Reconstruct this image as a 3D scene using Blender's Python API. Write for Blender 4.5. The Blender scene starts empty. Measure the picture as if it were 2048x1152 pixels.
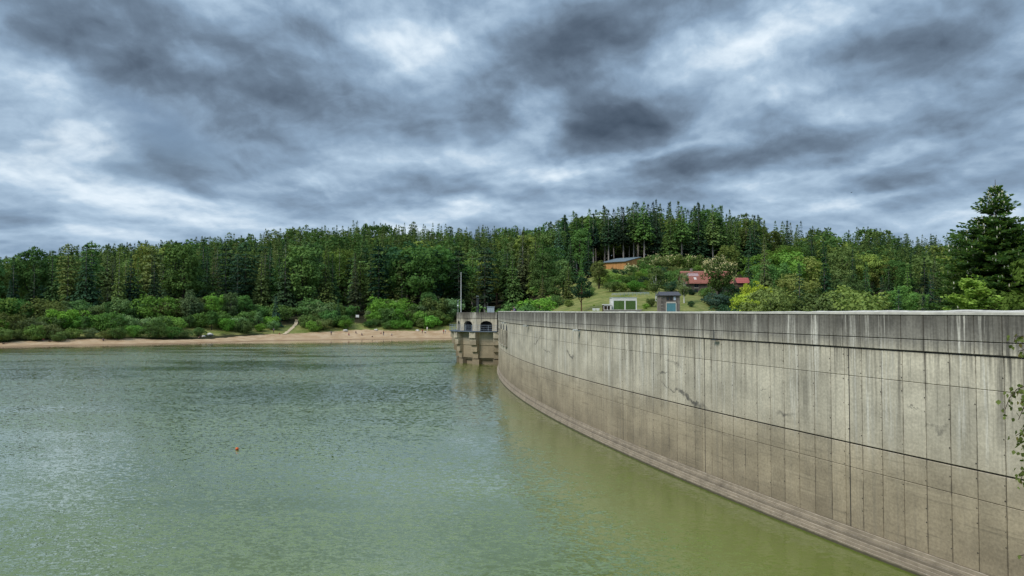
import bpy, bmesh, math, random
import numpy as np
from mathutils import Vector, Matrix, Euler

R = math.radians
scene = bpy.context.scene
col = scene.collection
rng = random.Random(7)
nr = np.random.default_rng(11)

# ------------------------------------------------------------------ camera
F, PX0, HOR, EYE = 1500.0, 1024.0, 622.0, 10.0      # focal length in photo pixels, centre, horizon row, eye height over the lake
cam_d = bpy.data.cameras.new('camera'); cam = bpy.data.objects.new('camera', cam_d); col.objects.link(cam)
cam.location = (0, 0, EYE)
cam.rotation_euler = (R(90) + math.atan((HOR - 576.0) / F), 0, 0)
cam_d.sensor_width = 36.0; cam_d.lens = F / 2048.0 * 36.0
cam_d.clip_start = 0.1; cam_d.clip_end = 20000
scene.camera = cam

# ------------------------------------------------------------------ sun, exposure
SUN_AZ, SUN_EL = R(-128), R(46)                     # azimuth clockwise from +Y: behind the camera, to the left
sd = bpy.data.lights.new('sun', 'SUN'); sd.energy = 1.5; sd.angle = R(22); sd.color = (1.0, 0.95, 0.87)
so = bpy.data.objects.new('sun', sd); col.objects.link(so)
sdir = Vector((math.sin(SUN_AZ) * math.cos(SUN_EL), math.cos(SUN_AZ) * math.cos(SUN_EL), math.sin(SUN_EL)))
so.rotation_euler = (-sdir).to_track_quat('-Z', 'Y').to_euler(); so.location = (-60, -60, 80)
scene.view_settings.view_transform = 'Standard'
scene.view_settings.look = 'None'
scene.view_settings.exposure = 0.85
scene.view_settings.gamma = 1.0
scene.cycles.use_denoising = True
scene.cycles.max_bounces = 6
scene.cycles.diffuse_bounces = 3
scene.cycles.glossy_bounces = 3
scene.cycles.transmission_bounces = 2
scene.cycles.transparent_max_bounces = 4
scene.cycles.caustics_reflective = False
scene.cycles.caustics_refractive = False


# ------------------------------------------------------------------ node helper
class NT:
    def __init__(self, tree):
        self.t = tree; tree.nodes.clear()

    def n(self, kind, **kw):
        nd = self.t.nodes.new(kind)
        for k, v in kw.items():
            setattr(nd, k, v)
        return nd

    def link(self, a, b):
        self.t.links.new(a, b)

    def put(self, sock, v):
        if isinstance(v, bpy.types.NodeSocket):
            self.link(v, sock)
        elif v is not None:
            if sock.type == 'RGBA' and len(v) == 3:
                v = (*v, 1)
            sock.default_value = v

    def math(self, op, a, b=None, c=None, clamp=False):
        nd = self.n('ShaderNodeMath', operation=op, use_clamp=clamp)
        for i, v in enumerate((a, b, c)):
            self.put(nd.inputs[i], v)
        return nd.outputs[0]

    def vm(self, op, a, b=None, out=0):
        nd = self.n('ShaderNodeVectorMath', operation=op)
        self.put(nd.inputs[0], a)
        if op == 'SCALE':
            self.put(nd.inputs['Scale'], b)
        else:
            self.put(nd.inputs[1], b)
        return nd.outputs[out]

    def xyz(self, x, y, z=0.0):
        nd = self.n('ShaderNodeCombineXYZ')
        for i, v in enumerate((x, y, z)):
            self.put(nd.inputs[i], v)
        return nd.outputs[0]

    def sep(self, v):
        nd = self.n('ShaderNodeSeparateXYZ'); self.put(nd.inputs[0], v)
        return nd.outputs

    def noise(self, vec, scale=1.0, detail=4.0, rough=0.55, dist=0.0, out='Fac'):
        nd = self.n('ShaderNodeTexNoise')
        self.put(nd.inputs['Vector'], vec)
        nd.inputs['Scale'].default_value = scale; nd.inputs['Detail'].default_value = detail
        nd.inputs['Roughness'].default_value = rough; nd.inputs['Distortion'].default_value = dist
        return nd.outputs[out]

    def mr(self, v, a, b, c=0.0, d=1.0, smooth=True, clamp=True):
        nd = self.n('ShaderNodeMapRange', interpolation_type='SMOOTHSTEP' if smooth else 'LINEAR')
        if not smooth:
            nd.clamp = clamp
        for i, x in enumerate((v, a, b, c, d)):
            self.put(nd.inputs[i], x)
        return nd.outputs[0]

    def mix(self, f, a, b, mode='MIX'):
        nd = self.n('ShaderNodeMix', data_type='RGBA', blend_type=mode)
        self.put(nd.inputs[0], f); self.put(nd.inputs[6], a); self.put(nd.inputs[7], b)
        return nd.outputs[2]

    def ramp(self, f, stops, interp='LINEAR'):
        nd = self.n('ShaderNodeValToRGB'); cr = nd.color_ramp; cr.interpolation = interp
        while len(cr.elements) < len(stops):
            cr.elements.new(0.5)
        for e, (p, c) in zip(cr.elements, stops):
            e.position = p; e.color = (*c, 1)
        self.put(nd.inputs[0], f)
        return nd.outputs[0]


def lin(r, g, b):
    return tuple(((c / 255) / 12.92 if c / 255 <= 0.04045 else ((c / 255 + 0.055) / 1.055) ** 2.4) for c in (r, g, b))


# ------------------------------------------------------------------ world: overcast sky with broken cloud layers
world = bpy.data.worlds.new('World'); scene.world = world; world.use_nodes = True
w = NT(world.node_tree)
tc = w.n('ShaderNodeTexCoord').outputs['Generated']
dx, dy, dz = w.sep(tc)
az = w.math('ARCTAN2', dx, dy)
el = w.math('ARCSINE', dz)
ael = w.math('ABSOLUTE', el)
hyp = w.math('SQRT', w.math('ADD', w.math('MULTIPLY', dx, dx), w.math('ADD', w.math('MULTIPLY', dy, dy), 1e-5)))
lv = w.math('MULTIPLY', w.math('LOGARITHM', w.math('ADD', ael, 0.13), math.e), 0.66)     # cloud layers close up towards the horizon
q = w.xyz(w.math('DIVIDE', dx, hyp), w.math('DIVIDE', dy, hyp), lv)
warp = w.vm('SUBTRACT', w.noise(q, 3.4, 4, 0.55, out='Color'), (0.5, 0.5, 0.5))
qw = w.vm('ADD', q, w.vm('SCALE', warp, 0.20))
n1 = w.noise(qw, 3.8, 10, 0.50)
n2 = w.noise(w.vm('ADD', qw, (0.010, 0.0, 0.038)), 3.8, 10, 0.50)       # the same field a little higher up: lit tops, dark bases
relief = w.math('SUBTRACT', n1, n2)
qf = w.vm('ADD', q, w.vm('SCALE', warp, 0.09))
fine = w.noise(qf, 13.0, 8, 0.56)
vn = w.n('ShaderNodeTexVoronoi', feature='SMOOTH_F1'); w.link(w.vm('ADD', q, w.vm('SCALE', warp, 0.26)), vn.inputs['Vector'])
vn.inputs['Scale'].default_value = 6.2; vn.inputs['Smoothness'].default_value = 0.55; vn.inputs['Detail'].default_value = 0.0
puff = w.math('SUBTRACT', vn.outputs['Distance'], 0.50)                 # cloud rolls: dark bellies, pale rims
fine2 = w.noise(w.vm('ADD', qf, (0.004, 0.0, 0.014)), 13.0, 8, 0.56)
relief = w.math('ADD', relief, w.math('MULTIPLY', w.math('SUBTRACT', fine, fine2), 0.45))
p0 = w.xyz(az, el, 0.0)
pw = w.vm('ADD', p0, w.vm('MULTIPLY', warp, (0.20, 0.09, 0.0)))
pw = w.vm('ADD', pw, w.vm('MULTIPLY', w.vm('SUBTRACT', w.noise(q, 12.0, 6, 0.6, out='Color'), (0.5, 0.5, 0.5)), (0.060, 0.030, 0.0)))


def sky_blob(px, py, rx, ry, rot=0.0):
    a = math.atan((px - PX0) / F); e = math.atan((HOR - py) / F * math.cos(a))
    m = w.n('ShaderNodeMapping', vector_type='TEXTURE')
    w.put(m.inputs[0], pw)
    m.inputs['Location'].default_value = (a, e, 0); m.inputs['Rotation'].default_value = (0, 0, R(rot))
    m.inputs['Scale'].default_value = (rx / F, ry / F, 1)
    return w.mr(w.vm('LENGTH', m.outputs[0], out=1), 1.25, 0.05, 0.0, 1.0)


acc = w.math('ADD', w.math('MULTIPLY', w.math('SUBTRACT', n1, 0.5), 0.76), 0.535)
acc = w.math('ADD', acc, w.math('MULTIPLY', relief, 1.45))
acc = w.math('ADD', acc, w.math('MULTIPLY', puff, 0.75))
acc = w.math('ADD', acc, w.math('MULTIPLY', w.math('SUBTRACT', fine, 0.5), 0.27))
for bx, by, rx, ry, rot, amp in [
        (200, 40, 420, 95, 3, -.34), (590, 190, 250, 80, -8, -.30), (280, 150, 150, 55, -4, -.26), (1130, 110, 430, 85, 22, -.36),
        (1190, 250, 190, 75, 6, -.36), (1860, 70, 290, 80, 14, -.30), (1960, 215, 170, 60, 6, -.24), (860, 365, 230, 45, 0, -.26),
        (1400, 335, 380, 45, 8, -.20), (1000, 395, 330, 26, 0, -.16), (380, 470, 320, 24, 0, -.06), (620, 90, 150, 60, 0, -.12),
        (1550, 330, 300, 40, 10, -.16), (60, 420, 120, 50, 0, -.10),
        (330, 395, 290, 48, -4, .27), (170, 120, 150, 40, 24, .22), (840, 75, 280, 50, 8, .12), (1560, 95, 150, 75, 28, .26),
        (1045, 215, 55, 75, 40, .30), (610, 370, 170, 34, 4, .24), (1660, 165, 190, 34, 12, .20), (1230, 322, 270, 18, 8, .20),
        (1720, 385, 260, 15, 6, .20), (225, 290, 66, 24, 8, .26), (1870, 290, 200, 22, 12, .14), (420, 120, 90, 40, -10, .18), (90, 190, 130, 45, 10, .02)]:
    acc = w.math('ADD', acc, w.math('MULTIPLY', sky_blob(bx, by, rx, ry, rot), amp * 1.32))
acc = w.math('ADD', w.math('MULTIPLY', w.math('SUBTRACT', acc, 0.5), 0.78), 0.48)      # an even overcast
acc = w.math('DIVIDE', w.math('ADD', acc, 0.27), 1.42)
cloud = w.ramp(acc, [(0.0, lin(64, 77, 92)), (0.18, lin(84, 98, 114)), (0.336, lin(106, 123, 141)), (0.50, lin(133, 155, 177)), (0.65, lin(166, 187, 206)),
                     (0.79, lin(208, 221, 231)), (1.0, lin(246, 250, 252))])
sky = w.n('ShaderNodeTexSky', sky_type='NISHITA'); sky.sun_disc = False
sky.sun_elevation = SUN_EL; sky.sun_rotation = SUN_AZ
blue = w.vm('SCALE', sky.outputs[0], 0.075)
gap = w.math('MULTIPLY', w.math('MAXIMUM', sky_blob(60, 275, 250, 60, -4), sky_blob(330, 265, 150, 40, -20)), w.mr(n1, 0.66, 0.42, 0.0, 0.8))
skyc = w.mix(gap, cloud, blue)
# an overcast sky grows brighter towards the zenith
zen = w.mr(ael, 0.30, 1.35, 1.0, 2.3)
skyc = w.vm('MULTIPLY', skyc, (0.985, 1.0, 1.02))
skyc = w.vm('SCALE', skyc, w.math('MULTIPLY', zen, 0.64))
bg = w.n('ShaderNodeBackground'); w.link(skyc, bg.inputs[0]); bg.inputs[1].default_value = 1.0
wo = w.n('ShaderNodeOutputWorld'); w.link(bg.outputs[0], wo.inputs[0])
world.cycles.sampling_method = 'MANUAL'; world.cycles.sample_map_resolution = 512

# ------------------------------------------------------------------ the dam's circle, projection helpers
CX, CY, RAD = 302.12, 131.58, 304.445
JOINT0, BLOCK = 101.19, 11.14          # arc position of one expansion joint, distance from joint to joint


def wall_pt(s, z, out=0.0):
    """A point on the dam's upstream face: s metres along the arc (0 where it runs straight away from the eye), out metres towards the lake."""
    th = s / RAD; r = RAD + out
    return Vector((CX - r * math.cos(th), CY - r * math.sin(th), z))


def wall_s(px):
    """Arc position where the bearing of photo column px meets the face."""
    d = np.array([(px - PX0) / F, 1.0]); d /= np.hypot(*d)
    b = d[0] * CX + d[1] * CY
    t = b - math.sqrt(max(b * b - (CX * CX + CY * CY - RAD * RAD), 0.0))
    p = d * t
    return math.atan2(CY - p[1], CX - p[0]) * RAD


def at(px, Y, py=None):
    return Vector(((px - PX0) / F * Y, Y, 0 if py is None else EYE + (HOR - py) / F * Y))


# ------------------------------------------------------------------ mesh helpers
class MB:
    def __init__(self):
        self.v, self.f, self.m = [], [], []

    def add(self, vs, fs, mi=0):
        o = len(self.v)
        self.v += [tuple(p) for p in vs]
        self.f += [tuple(i + o for i in f) for f in fs]
        self.m += [mi] * len(fs)
        return self

    def box(self, x0, x1, y0, y1, z0, z1, mi=0):
        vs = [(x, y, z) for z in (z0, z1) for (x, y) in ((x0, y0), (x1, y0), (x1, y1), (x0, y1))]
        return self.add(vs, [(3, 2, 1, 0), (4, 5, 6, 7), (0, 1, 5, 4), (1, 2, 6, 5), (2, 3, 7, 6), (3, 0, 4, 7)], mi)

    def tube(self, pts, rads, n=7, mi=0, cap=True):
        pts = [Vector(p) for p in pts]; vs, fs = [], []
        if not isinstance(rads, (list, tuple)):
            rads = [rads] * len(pts)
        for i, p in enumerate(pts):
            d = (pts[min(i + 1, len(pts) - 1)] - pts[max(i - 1, 0)]).normalized()
            a = d.cross(Vector((0.31, 0.95, 0.05)) if abs(d.y) < 0.9 else Vector((1, 0, 0))).normalized(); b = d.cross(a)
            for k in range(n):
                t = 2 * math.pi * k / n
                vs.append(p + (a * math.cos(t) + b * math.sin(t)) * rads[i])
        for i in range(len(pts) - 1):
            for k in range(n):
                k2 = (k + 1) % n
                fs.append((i * n + k, i * n + k2, (i + 1) * n + k2, (i + 1) * n + k))
        if cap:
            fs.append(tuple(range(n - 1, -1, -1))); fs.append(tuple((len(pts) - 1) * n + k for k in range(n)))
        return self.add(vs, fs, mi)

    def lathe(self, prof, n=16, c=(0, 0, 0), mi=0):
        vs, fs = [], []
        for (r, z) in prof:
            for k in range(n):
                t = 2 * math.pi * k / n
                vs.append((c[0] + r * math.cos(t), c[1] + r * math.sin(t), c[2] + z))
        for i in range(len(prof) - 1):
            for k in range(n):
                k2 = (k + 1) % n
                fs.append((i * n + k, i * n + k2, (i + 1) * n + k2, (i + 1) * n + k))
        fs.append(tuple(range(n - 1, -1, -1))); fs.append(tuple((len(prof) - 1) * n + k for k in range(n)))
        return self.add(vs, fs, mi)

    def prism(self, poly, y0, y1, mi=0):
        """poly in (x, z), counter-clockwise seen from -Y, extruded from y0 to y1."""
        n = len(poly)
        vs = [(x, y0, z) for x, z in poly] + [(x, y1, z) for x, z in poly]
        fs = [tuple(range(n)), tuple(range(2 * n - 1, n - 1, -1))] + [(i, i + n, (i + 1) % n + n, (i + 1) % n) for i in range(n)]
        return self.add(vs, fs, mi)

    def arc(self, prof, s0, s1, step=1.5, mi=0, ends=True):
        """Sweep a closed profile of (out, z) points along the dam's arc."""
        k = max(1, int(math.ceil((s1 - s0) / step))); n = len(prof); vs, fs = [], []
        for i in range(k + 1):
            s = s0 + (s1 - s0) * i / k
            vs += [wall_pt(s, z, o) for o, z in prof]
        for i in range(k):
            for j in range(n):
                j2 = (j + 1) % n
                fs.append((i * n + j, i * n + j2, (i + 1) * n + j2, (i + 1) * n + j))
        if ends:
            fs.append(tuple(range(n - 1, -1, -1))); fs.append(tuple(k * n + j for j in range(n)))
        return self.add(vs, fs, mi)

    def mesh(self, name, mats, smooth=False):
        me = bpy.data.meshes.new(name); me.from_pydata(self.v, [], self.f)
        for m in (mats if isinstance(mats, (list, tuple)) else [mats]):
            me.materials.append(m)
        if any(self.m):
            me.polygons.foreach_set('material_index', self.m)
        if smooth:
            me.polygons.foreach_set('use_smooth', [True] * len(me.polygons))
        me.update()
        bm = bmesh.new(); bm.from_mesh(me); bmesh.ops.recalc_face_normals(bm, faces=bm.faces); bm.to_mesh(me); bm.free()
        return me

    def build(self, name, mats, parent=None, smooth=False):
        return link(name, self.mesh(name, mats, smooth), parent)


def link(name, data, parent=None, loc=None, rz=None):
    o = bpy.data.objects.new(name, data); col.objects.link(o)
    if parent is not None:
        o.parent = parent
    if loc is not None:
        o.location = loc
    if rz is not None:
        o.rotation_euler = (0, 0, rz)
    return o


def tag(o, label=None, cat=None, group=None, kind=None):
    if label: o['label'] = label
    if cat: o['category'] = cat
    if group: o['group'] = group
    if kind: o['kind'] = kind
    return o


def thing(name, label, cat, loc=(0, 0, 0), rz=0.0, group=None):
    o = link(name, None, None, loc, rz)
    o.empty_display_size = 0.3
    return tag(o, label, cat, group)


def quads_mesh(name, V, mat, tint=None):
    """A mesh of loose quads from an (n*4, 3) array; tint: one colour for each vertex."""
    V = np.ascontiguousarray(V, dtype=np.float32); n = len(V) // 4
    me = bpy.data.meshes.new(name)
    me.vertices.add(n * 4); me.vertices.foreach_set('co', V.ravel())
    me.loops.add(n * 4); me.loops.foreach_set('vertex_index', np.arange(n * 4, dtype=np.int32))
    me.polygons.add(n); me.polygons.foreach_set('loop_start', np.arange(0, n * 4, 4, dtype=np.int32))
    me.materials.append(mat)
    if tint is not None:
        a = me.color_attributes.new('tint', 'FLOAT_COLOR', 'POINT')
        a.data.foreach_set('color', np.c_[tint, np.ones(len(tint))].astype(np.float32).ravel())
    me.update(calc_edges=True)
    return me


# ------------------------------------------------------------------ materials
def material(name, fn):
    m = bpy.data.materials.new(name); m.use_nodes = True
    t = NT(m.node_tree); out = t.n('ShaderNodeOutputMaterial')
    sh = fn(t)
    t.link(sh, out.inputs[0])
    return m


def principled(t, color, rough=0.85, spec=0.3, metal=0.0, normal=None, **kw):
    b = t.n('ShaderNodeBsdfPrincipled')
    t.put(b.inputs['Base Color'], color); t.put(b.inputs['Roughness'], rough)
    b.inputs['Specular IOR Level'].default_value = spec; b.inputs['Metallic'].default_value = metal
    if normal is not None:
        t.link(normal, b.inputs['Normal'])
    for k, v in kw.items():
        t.put(b.inputs[k], v)
    return b.outputs[0]


def bump(t, h, strength=0.4, dist=0.02):
    b = t.n('ShaderNodeBump'); b.inputs['Strength'].default_value = strength; b.inputs['Distance'].default_value = dist
    t.link(h, b.inputs['Height'])
    return b.outputs[0]


def plain(name, c, rough=0.8, var=0.18, scale=3.0, spec=0.3, metal=0.0, rnd=0.0):
    """One colour with blotchy wear."""
    def fn(t):
        pos = t.n('ShaderNodeNewGeometry').outputs['Position']
        n = t.noise(pos, scale, 5, 0.6)
        k = t.mr(n, 0.25, 0.75, 1 - var, 1 + var, smooth=False)
        if rnd:
            ri = t.n('ShaderNodeObjectInfo').outputs['Random']
            k = t.math('MULTIPLY', k, t.mr(ri, 0, 1, 1 - rnd, 1 + rnd, smooth=False))
        return principled(t, t.vm('SCALE', c, k), rough, spec, metal)
    return material(name, fn)


def concrete(name, wall=True):
    """Board-marked dam concrete; stains follow the arc (s) and the height (z), so they run on from panel to panel."""
    def fn(t):
        pos = t.n('ShaderNodeNewGeometry').outputs['Position']
        x, y, z = t.sep(pos)
        s = t.math('MULTIPLY', t.math('ARCTAN2', t.math('SUBTRACT', CY, y), t.math('SUBTRACT', CX, x)), RAD)
        if not wall:
            s = t.math('ADD', x, t.math('MULTIPLY', y, 0.83))
        sv = lambda a, b, o=0.0: t.xyz(t.math('MULTIPLY', s, a), t.math('MULTIPLY', z, b), o)
        blot = t.noise(sv(0.35, 0.45), 1.0, 6, 0.6)
        blot2 = t.noise(sv(1.6, 1.3, 4.0), 1.0, 6, 0.65)
        grain = t.noise(sv(9, 9, 1.0), 1.0, 5, 0.6)
        board = t.noise(sv(0.30, 7.0, 9.0), 1.0, 4, 0.6)
        stk = t.noise(sv(3.6, 0.10, 2.0), 1.0, 5, 0.62)
        stk2 = t.noise(sv(1.35, 0.05, 7.0), 1.0, 4, 0.55)
        stkf = t.noise(sv(11.0, 0.30, 5.0), 1.0, 4, 0.6)
        zj = t.math('ADD', z, t.math('MULTIPLY', t.math('SUBTRACT', stk, 0.5), 0.9))
        # zones: water-stained foot, pale middle, black-streaked head
        low = t.math('ADD', t.math('MULTIPLY', t.mr(zj, 6.6, 2.2), 0.68), t.math('MULTIPLY', t.mr(z, 4.46, 4.36), 0.32))
        foot = t.mr(zj, 2.4, 0.6)
        head = t.mr(zj, 8.15, 9.0)
        c = t.mix(low, (0.53, 0.505, 0.435), (0.360, 0.312, 0.236))
        c = t.mix(t.math('MULTIPLY', foot, 0.6), c, (0.235, 0.195, 0.145))
        c = t.mix(head, c, (0.25, 0.245, 0.23))
        c = t.mix(t.mr(blot, 0.30, 0.72), t.vm('SCALE', c, 0.74), t.vm('SCALE', c, 1.14))
        c = t.mix(t.math('MULTIPLY', t.mr(blot2, 0.50, 0.75), 0.52), c, t.vm('SCALE', c, 0.66))
        mid = t.math('MULTIPLY', t.mr(z, 4.0, 5.0), t.mr(z, 8.7, 8.3))
        # dark runs below the cornice and over the head, pale lime runs in the middle
        irr = t.mr(t.noise(sv(0.16, 0.10, 11.0), 1.0, 3, 0.6), 0.36, 0.62, 0.35, 1.05)
        run = t.math('MULTIPLY', irr, t.math('MULTIPLY', t.mr(stk, 0.47, 0.64), t.mr(z, 4.0, 8.3, 0.26, 0.88)))
        c = t.mix(run, c, (0.14, 0.135, 0.122))
        drip = t.math('MULTIPLY', t.mr(stkf, 0.48, 0.64), t.mr(zj, 6.2, 9.4, 0.08, 0.70))
        c = t.mix(t.math('MULTIPLY', drip, irr), c, (0.085, 0.083, 0.078))
        top = t.math('MULTIPLY', t.mr(zj, 8.9, 9.7), t.mr(stk2, 0.34, 0.58, 0.30, 0.85))
        c = t.mix(top, c, (0.075, 0.073, 0.07))
        lime = t.math('MULTIPLY', t.mr(stk2, 0.50, 0.64), t.math('MULTIPLY', t.mr(stkf, 0.44, 0.58), t.mr(z, 3.2, 6.4, 0.0, 0.75)))
        c = t.mix(lime, c, (0.66, 0.66, 0.635))
        # tide marks: thin level bands in the water-stained part
        tide = t.math('MULTIPLY', t.mr(board, 0.54, 0.72), t.mr(z, 6.2, 3.0, 0.0, 0.52))
        c = t.mix(tide, c, (0.15, 0.135, 0.105))
        tide2 = t.math('MULTIPLY', t.mr(t.noise(sv(0.07, 3.1, 3.0), 1.0, 3, 0.6), 0.58, 0.70), t.mr(z, 5.0, 3.6, 0.0, 0.30))
        c = t.mix(tide2, c, (0.42, 0.37, 0.285))
        if wall:
            # dirt that has run out of the vertical joints
            u_ = t.math('FLOORED_MODULO', t.math('SUBTRACT', JOINT0, s), BLOCK)
            v_ = t.math('FLOORED_MODULO', t.math('SUBTRACT', u_, 0.94), 1.04)
            dj = t.math('MINIMUM', v_, t.math('SUBTRACT', 1.04, v_))
            wj = t.mr(t.noise(sv(0.9, 1.1, 6.0), 1.0, 4, 0.6), 0.35, 0.65, 0.012, 0.060)
            kj = t.math('MULTIPLY', t.mr(t.math('DIVIDE', dj, wj), 1.0, 0.25), t.mr(blot2, 0.30, 0.62, 0.10, 0.60))
            c = t.mix(kj, c, (0.11, 0.10, 0.088))
            c = t.vm('MULTIPLY', c, (1.06, 1.02, 0.945))
            # rubbed and spalled patches with ragged dark lower edges
            wob = t.vm('SCALE', t.vm('SUBTRACT', t.noise(sv(0.9, 0.9, 3.3), 1.0, 5, 0.65, out='Color'), (0.5, 0.5, 0.5)), 1.3)
            p = t.vm('ADD', t.xyz(s, z, 0.0), wob)
            for px, zc, rs, rz_, rot, amt in ((1372, 4.95, 2.1, 0.16, 9, .85), (1392, 4.72, 1.3, 0.20, 10, .65), (1340, 5.2, 1.6, 0.07, 10, .8), (1565, 5.15, 0.75, 0.12, 0, .7),
                                              (1325, 6.05, 1.0, 0.07, -6, .8), (1140, 6.2, 1.6, 0.16, 8, .8), (1075, 7.0, 2.2, 0.14, -12, .7), (1095, 6.0, 2.2, 0.10, 6, .7),
                                              (1870, 5.6, 0.6, 0.10, 0, .5), (1525, 6.0, 0.4, 0.035, -8, .8), (1820, 6.2, 0.4, 0.03, 8, .6), (1350, 6.75, 2.0, 0.08, 10, .45)):
                mp = t.n('ShaderNodeMapping', vector_type='TEXTURE'); t.put(mp.inputs[0], p)
                mp.inputs['Location'].default_value = (wall_s(px), zc, 0); mp.inputs['Rotation'].default_value = (0, 0, R(-rot)); mp.inputs['Scale'].default_value = (rs, rz_, 1)
                k = t.mr(t.vm('LENGTH', mp.outputs[0], out=1), 1.2, 0.35, 0.0, amt)
                c = t.mix(t.math('MULTIPLY', k, t.mr(blot2, 0.32, 0.55)), c, (0.105, 0.10, 0.09))
        c = t.vm('SCALE', c, t.mr(grain, 0.2, 0.8, 0.72, 1.28, smooth=False))
        ri = t.n('ShaderNodeObjectInfo').outputs['Random']
        c = t.vm('SCALE', c, t.mr(ri, 0, 1, 0.89, 1.09, smooth=False))
        if not wall:
            c = t.vm('MULTIPLY', c, (1.0, 0.95, 0.84))
        h = t.math('ADD', t.math('MULTIPLY', grain, 0.5), t.math('MULTIPLY', board, 0.4))
        return principled(t, c, 0.92, 0.2, normal=bump(t, h, 0.35, 0.02))
    return material(name, fn)


M = {}
M['concrete'] = concrete('dam_concrete')
M['tower_concrete'] = concrete('tower_concrete', wall=False)
M['joint'] = plain('joint_dark', (0.035, 0.033, 0.03), 0.95, 0.3)
M['coping'] = plain('coping_pale', (0.56, 0.54, 0.48), 0.85, 0.28, 1.7)
M['rubble'] = plain('parapet_stone', (0.50, 0.48, 0.43), 0.9, 0.35, 2.2)
M['asphalt'] = plain('asphalt', (0.06, 0.06, 0.058), 0.95, 0.2)
def footing_fn(t):
    pos = t.n('ShaderNodeNewGeometry').outputs['Position']; z = t.sep(pos)[2]
    n = t.noise(pos, 1.1, 5, 0.6); n2 = t.noise(t.vm('MULTIPLY', pos, (1, 1, 6)), 2.6, 5, 0.65)
    c = t.vm('SCALE', (0.285, 0.235, 0.175), t.mr(n, 0.25, 0.75, 0.72, 1.28, smooth=False))
    c = t.mix(t.mr(n2, 0.50, 0.72, 0.0, 0.55), c, (0.12, 0.10, 0.075))
    c = t.mix(t.mr(n2, 0.45, 0.30, 0.0, 0.40), c, (0.42, 0.38, 0.31))
    wet = t.mr(t.math('ADD', z, t.math('MULTIPLY', t.math('SUBTRACT', n2, 0.5), 0.20)), 0.15, 0.06)      # waves keep the lowest hand's breadth wet and weedy
    c = t.mix(t.math('MULTIPLY', wet, 0.85), c, (0.050, 0.048, 0.026))
    ri = t.n('ShaderNodeObjectInfo').outputs['Random']
    c = t.vm('SCALE', c, t.mr(ri, 0, 1, 0.80, 1.20, smooth=False))
    return principled(t, c, 0.85, 0.25, normal=bump(t, n2, 0.4, 0.02))


M['footing'] = material('footing_concrete', footing_fn)
M['rail'] = plain('railing_paint', (0.26, 0.31, 0.37), 0.5, 0.12)
M['deck'] = plain('deck_steel', (0.10, 0.125, 0.16), 0.6, 0.2)
M['shade_wall'] = plain('gallery_wall', (0.045, 0.046, 0.05), 0.9, 0.2)  # near-black: shade inside the gallery and niches put into the colour
M['white'] = plain('white_paint', (0.78, 0.78, 0.76), 0.5, 0.06)
M['offwhite'] = plain('offwhite_render', (0.66, 0.66, 0.61), 0.8, 0.10)
M['zinc'] = plain('zinc_sheet', (0.36, 0.42, 0.44), 0.55, 0.12)
M['dark_metal'] = plain('dark_metal', (0.035, 0.04, 0.045), 0.5, 0.15)
M['green_door'] = plain('green_door_paint', (0.075, 0.14, 0.032), 0.6, 0.18, rnd=0.10)
M['teal_door'] = plain('teal_door_paint', (0.10, 0.25, 0.29), 0.6, 0.15, rnd=0.08)
M['stone'] = plain('grey_stone', (0.20, 0.175, 0.155), 0.9, 0.30, 2.0, rnd=0.35)
M['stone_dark'] = plain('dark_stone', (0.12, 0.095, 0.085), 0.9, 0.35, 1.2)
M['stone_pale'] = plain('pale_stone', (0.55, 0.52, 0.46), 0.9, 0.25, 1.5)
M['mortar'] = plain('mortar', (0.20, 0.185, 0.165), 0.95, 0.2)
M['slate'] = plain('slate_roof', (0.085, 0.085, 0.095), 0.7, 0.25, 2.0)
M['glass'] = plain('window_glass', (0.025, 0.03, 0.045), 0.08, 0.1, spec=0.6)
M['pale_glass'] = plain('pale_pane', (0.55, 0.62, 0.72), 0.3, 0.08)  # pale blue-grey pane for one hut window
M['tile'] = plain('red_roof_tile', (0.34, 0.135, 0.100), 0.85, 0.22, 1.4, rnd=0.14)
M['tile_new'] = plain('raspberry_roof', (0.37, 0.10, 0.085), 0.75, 0.10, 1.2, rnd=0.06)
M['solar'] = plain('solar_glare', (0.55, 0.60, 0.68), 0.15, 0.06, spec=0.8)  # pale blue-white: sky glare on the panels put into the colour
M['larch'] = plain('larch_cladding', (0.50, 0.255, 0.095), 0.8, 0.16, 2.0, rnd=0.13)
M['barn_roof'] = plain('barn_roof_sheet', (0.15, 0.19, 0.21), 0.5, 0.10)
M['log'] = plain('old_wood', (0.095, 0.06, 0.045), 0.9, 0.25)
M['orange'] = plain('buoy_orange', (0.72, 0.13, 0.025), 0.45, 0.10, 12)
M['buoy_dark'] = plain('buoy_lower_dark', (0.10, 0.035, 0.02), 0.6, 0.2, 12)  # darker red-brown for the lower part of the float
M['skin'] = plain('skin', (0.50, 0.29, 0.20), 0.6, 0.06)
M['hair'] = plain('hair', (0.03, 0.02, 0.015), 0.6, 0.1)
for k_, c_ in (('black', (0.012, 0.012, 0.016)), ('navy', (0.03, 0.04, 0.10)), ('red', (0.42, 0.04, 0.04)), ('white', (0.75, 0.75, 0.72)), ('grey', (0.20, 0.20, 0.21)), ('teal', (0.05, 0.22, 0.22)), ('mauve', (0.16, 0.14, 0.22))):
    M['cloth_' + k_] = plain('cloth_' + k_, c_, 0.9, 0.08, 9)


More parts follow.
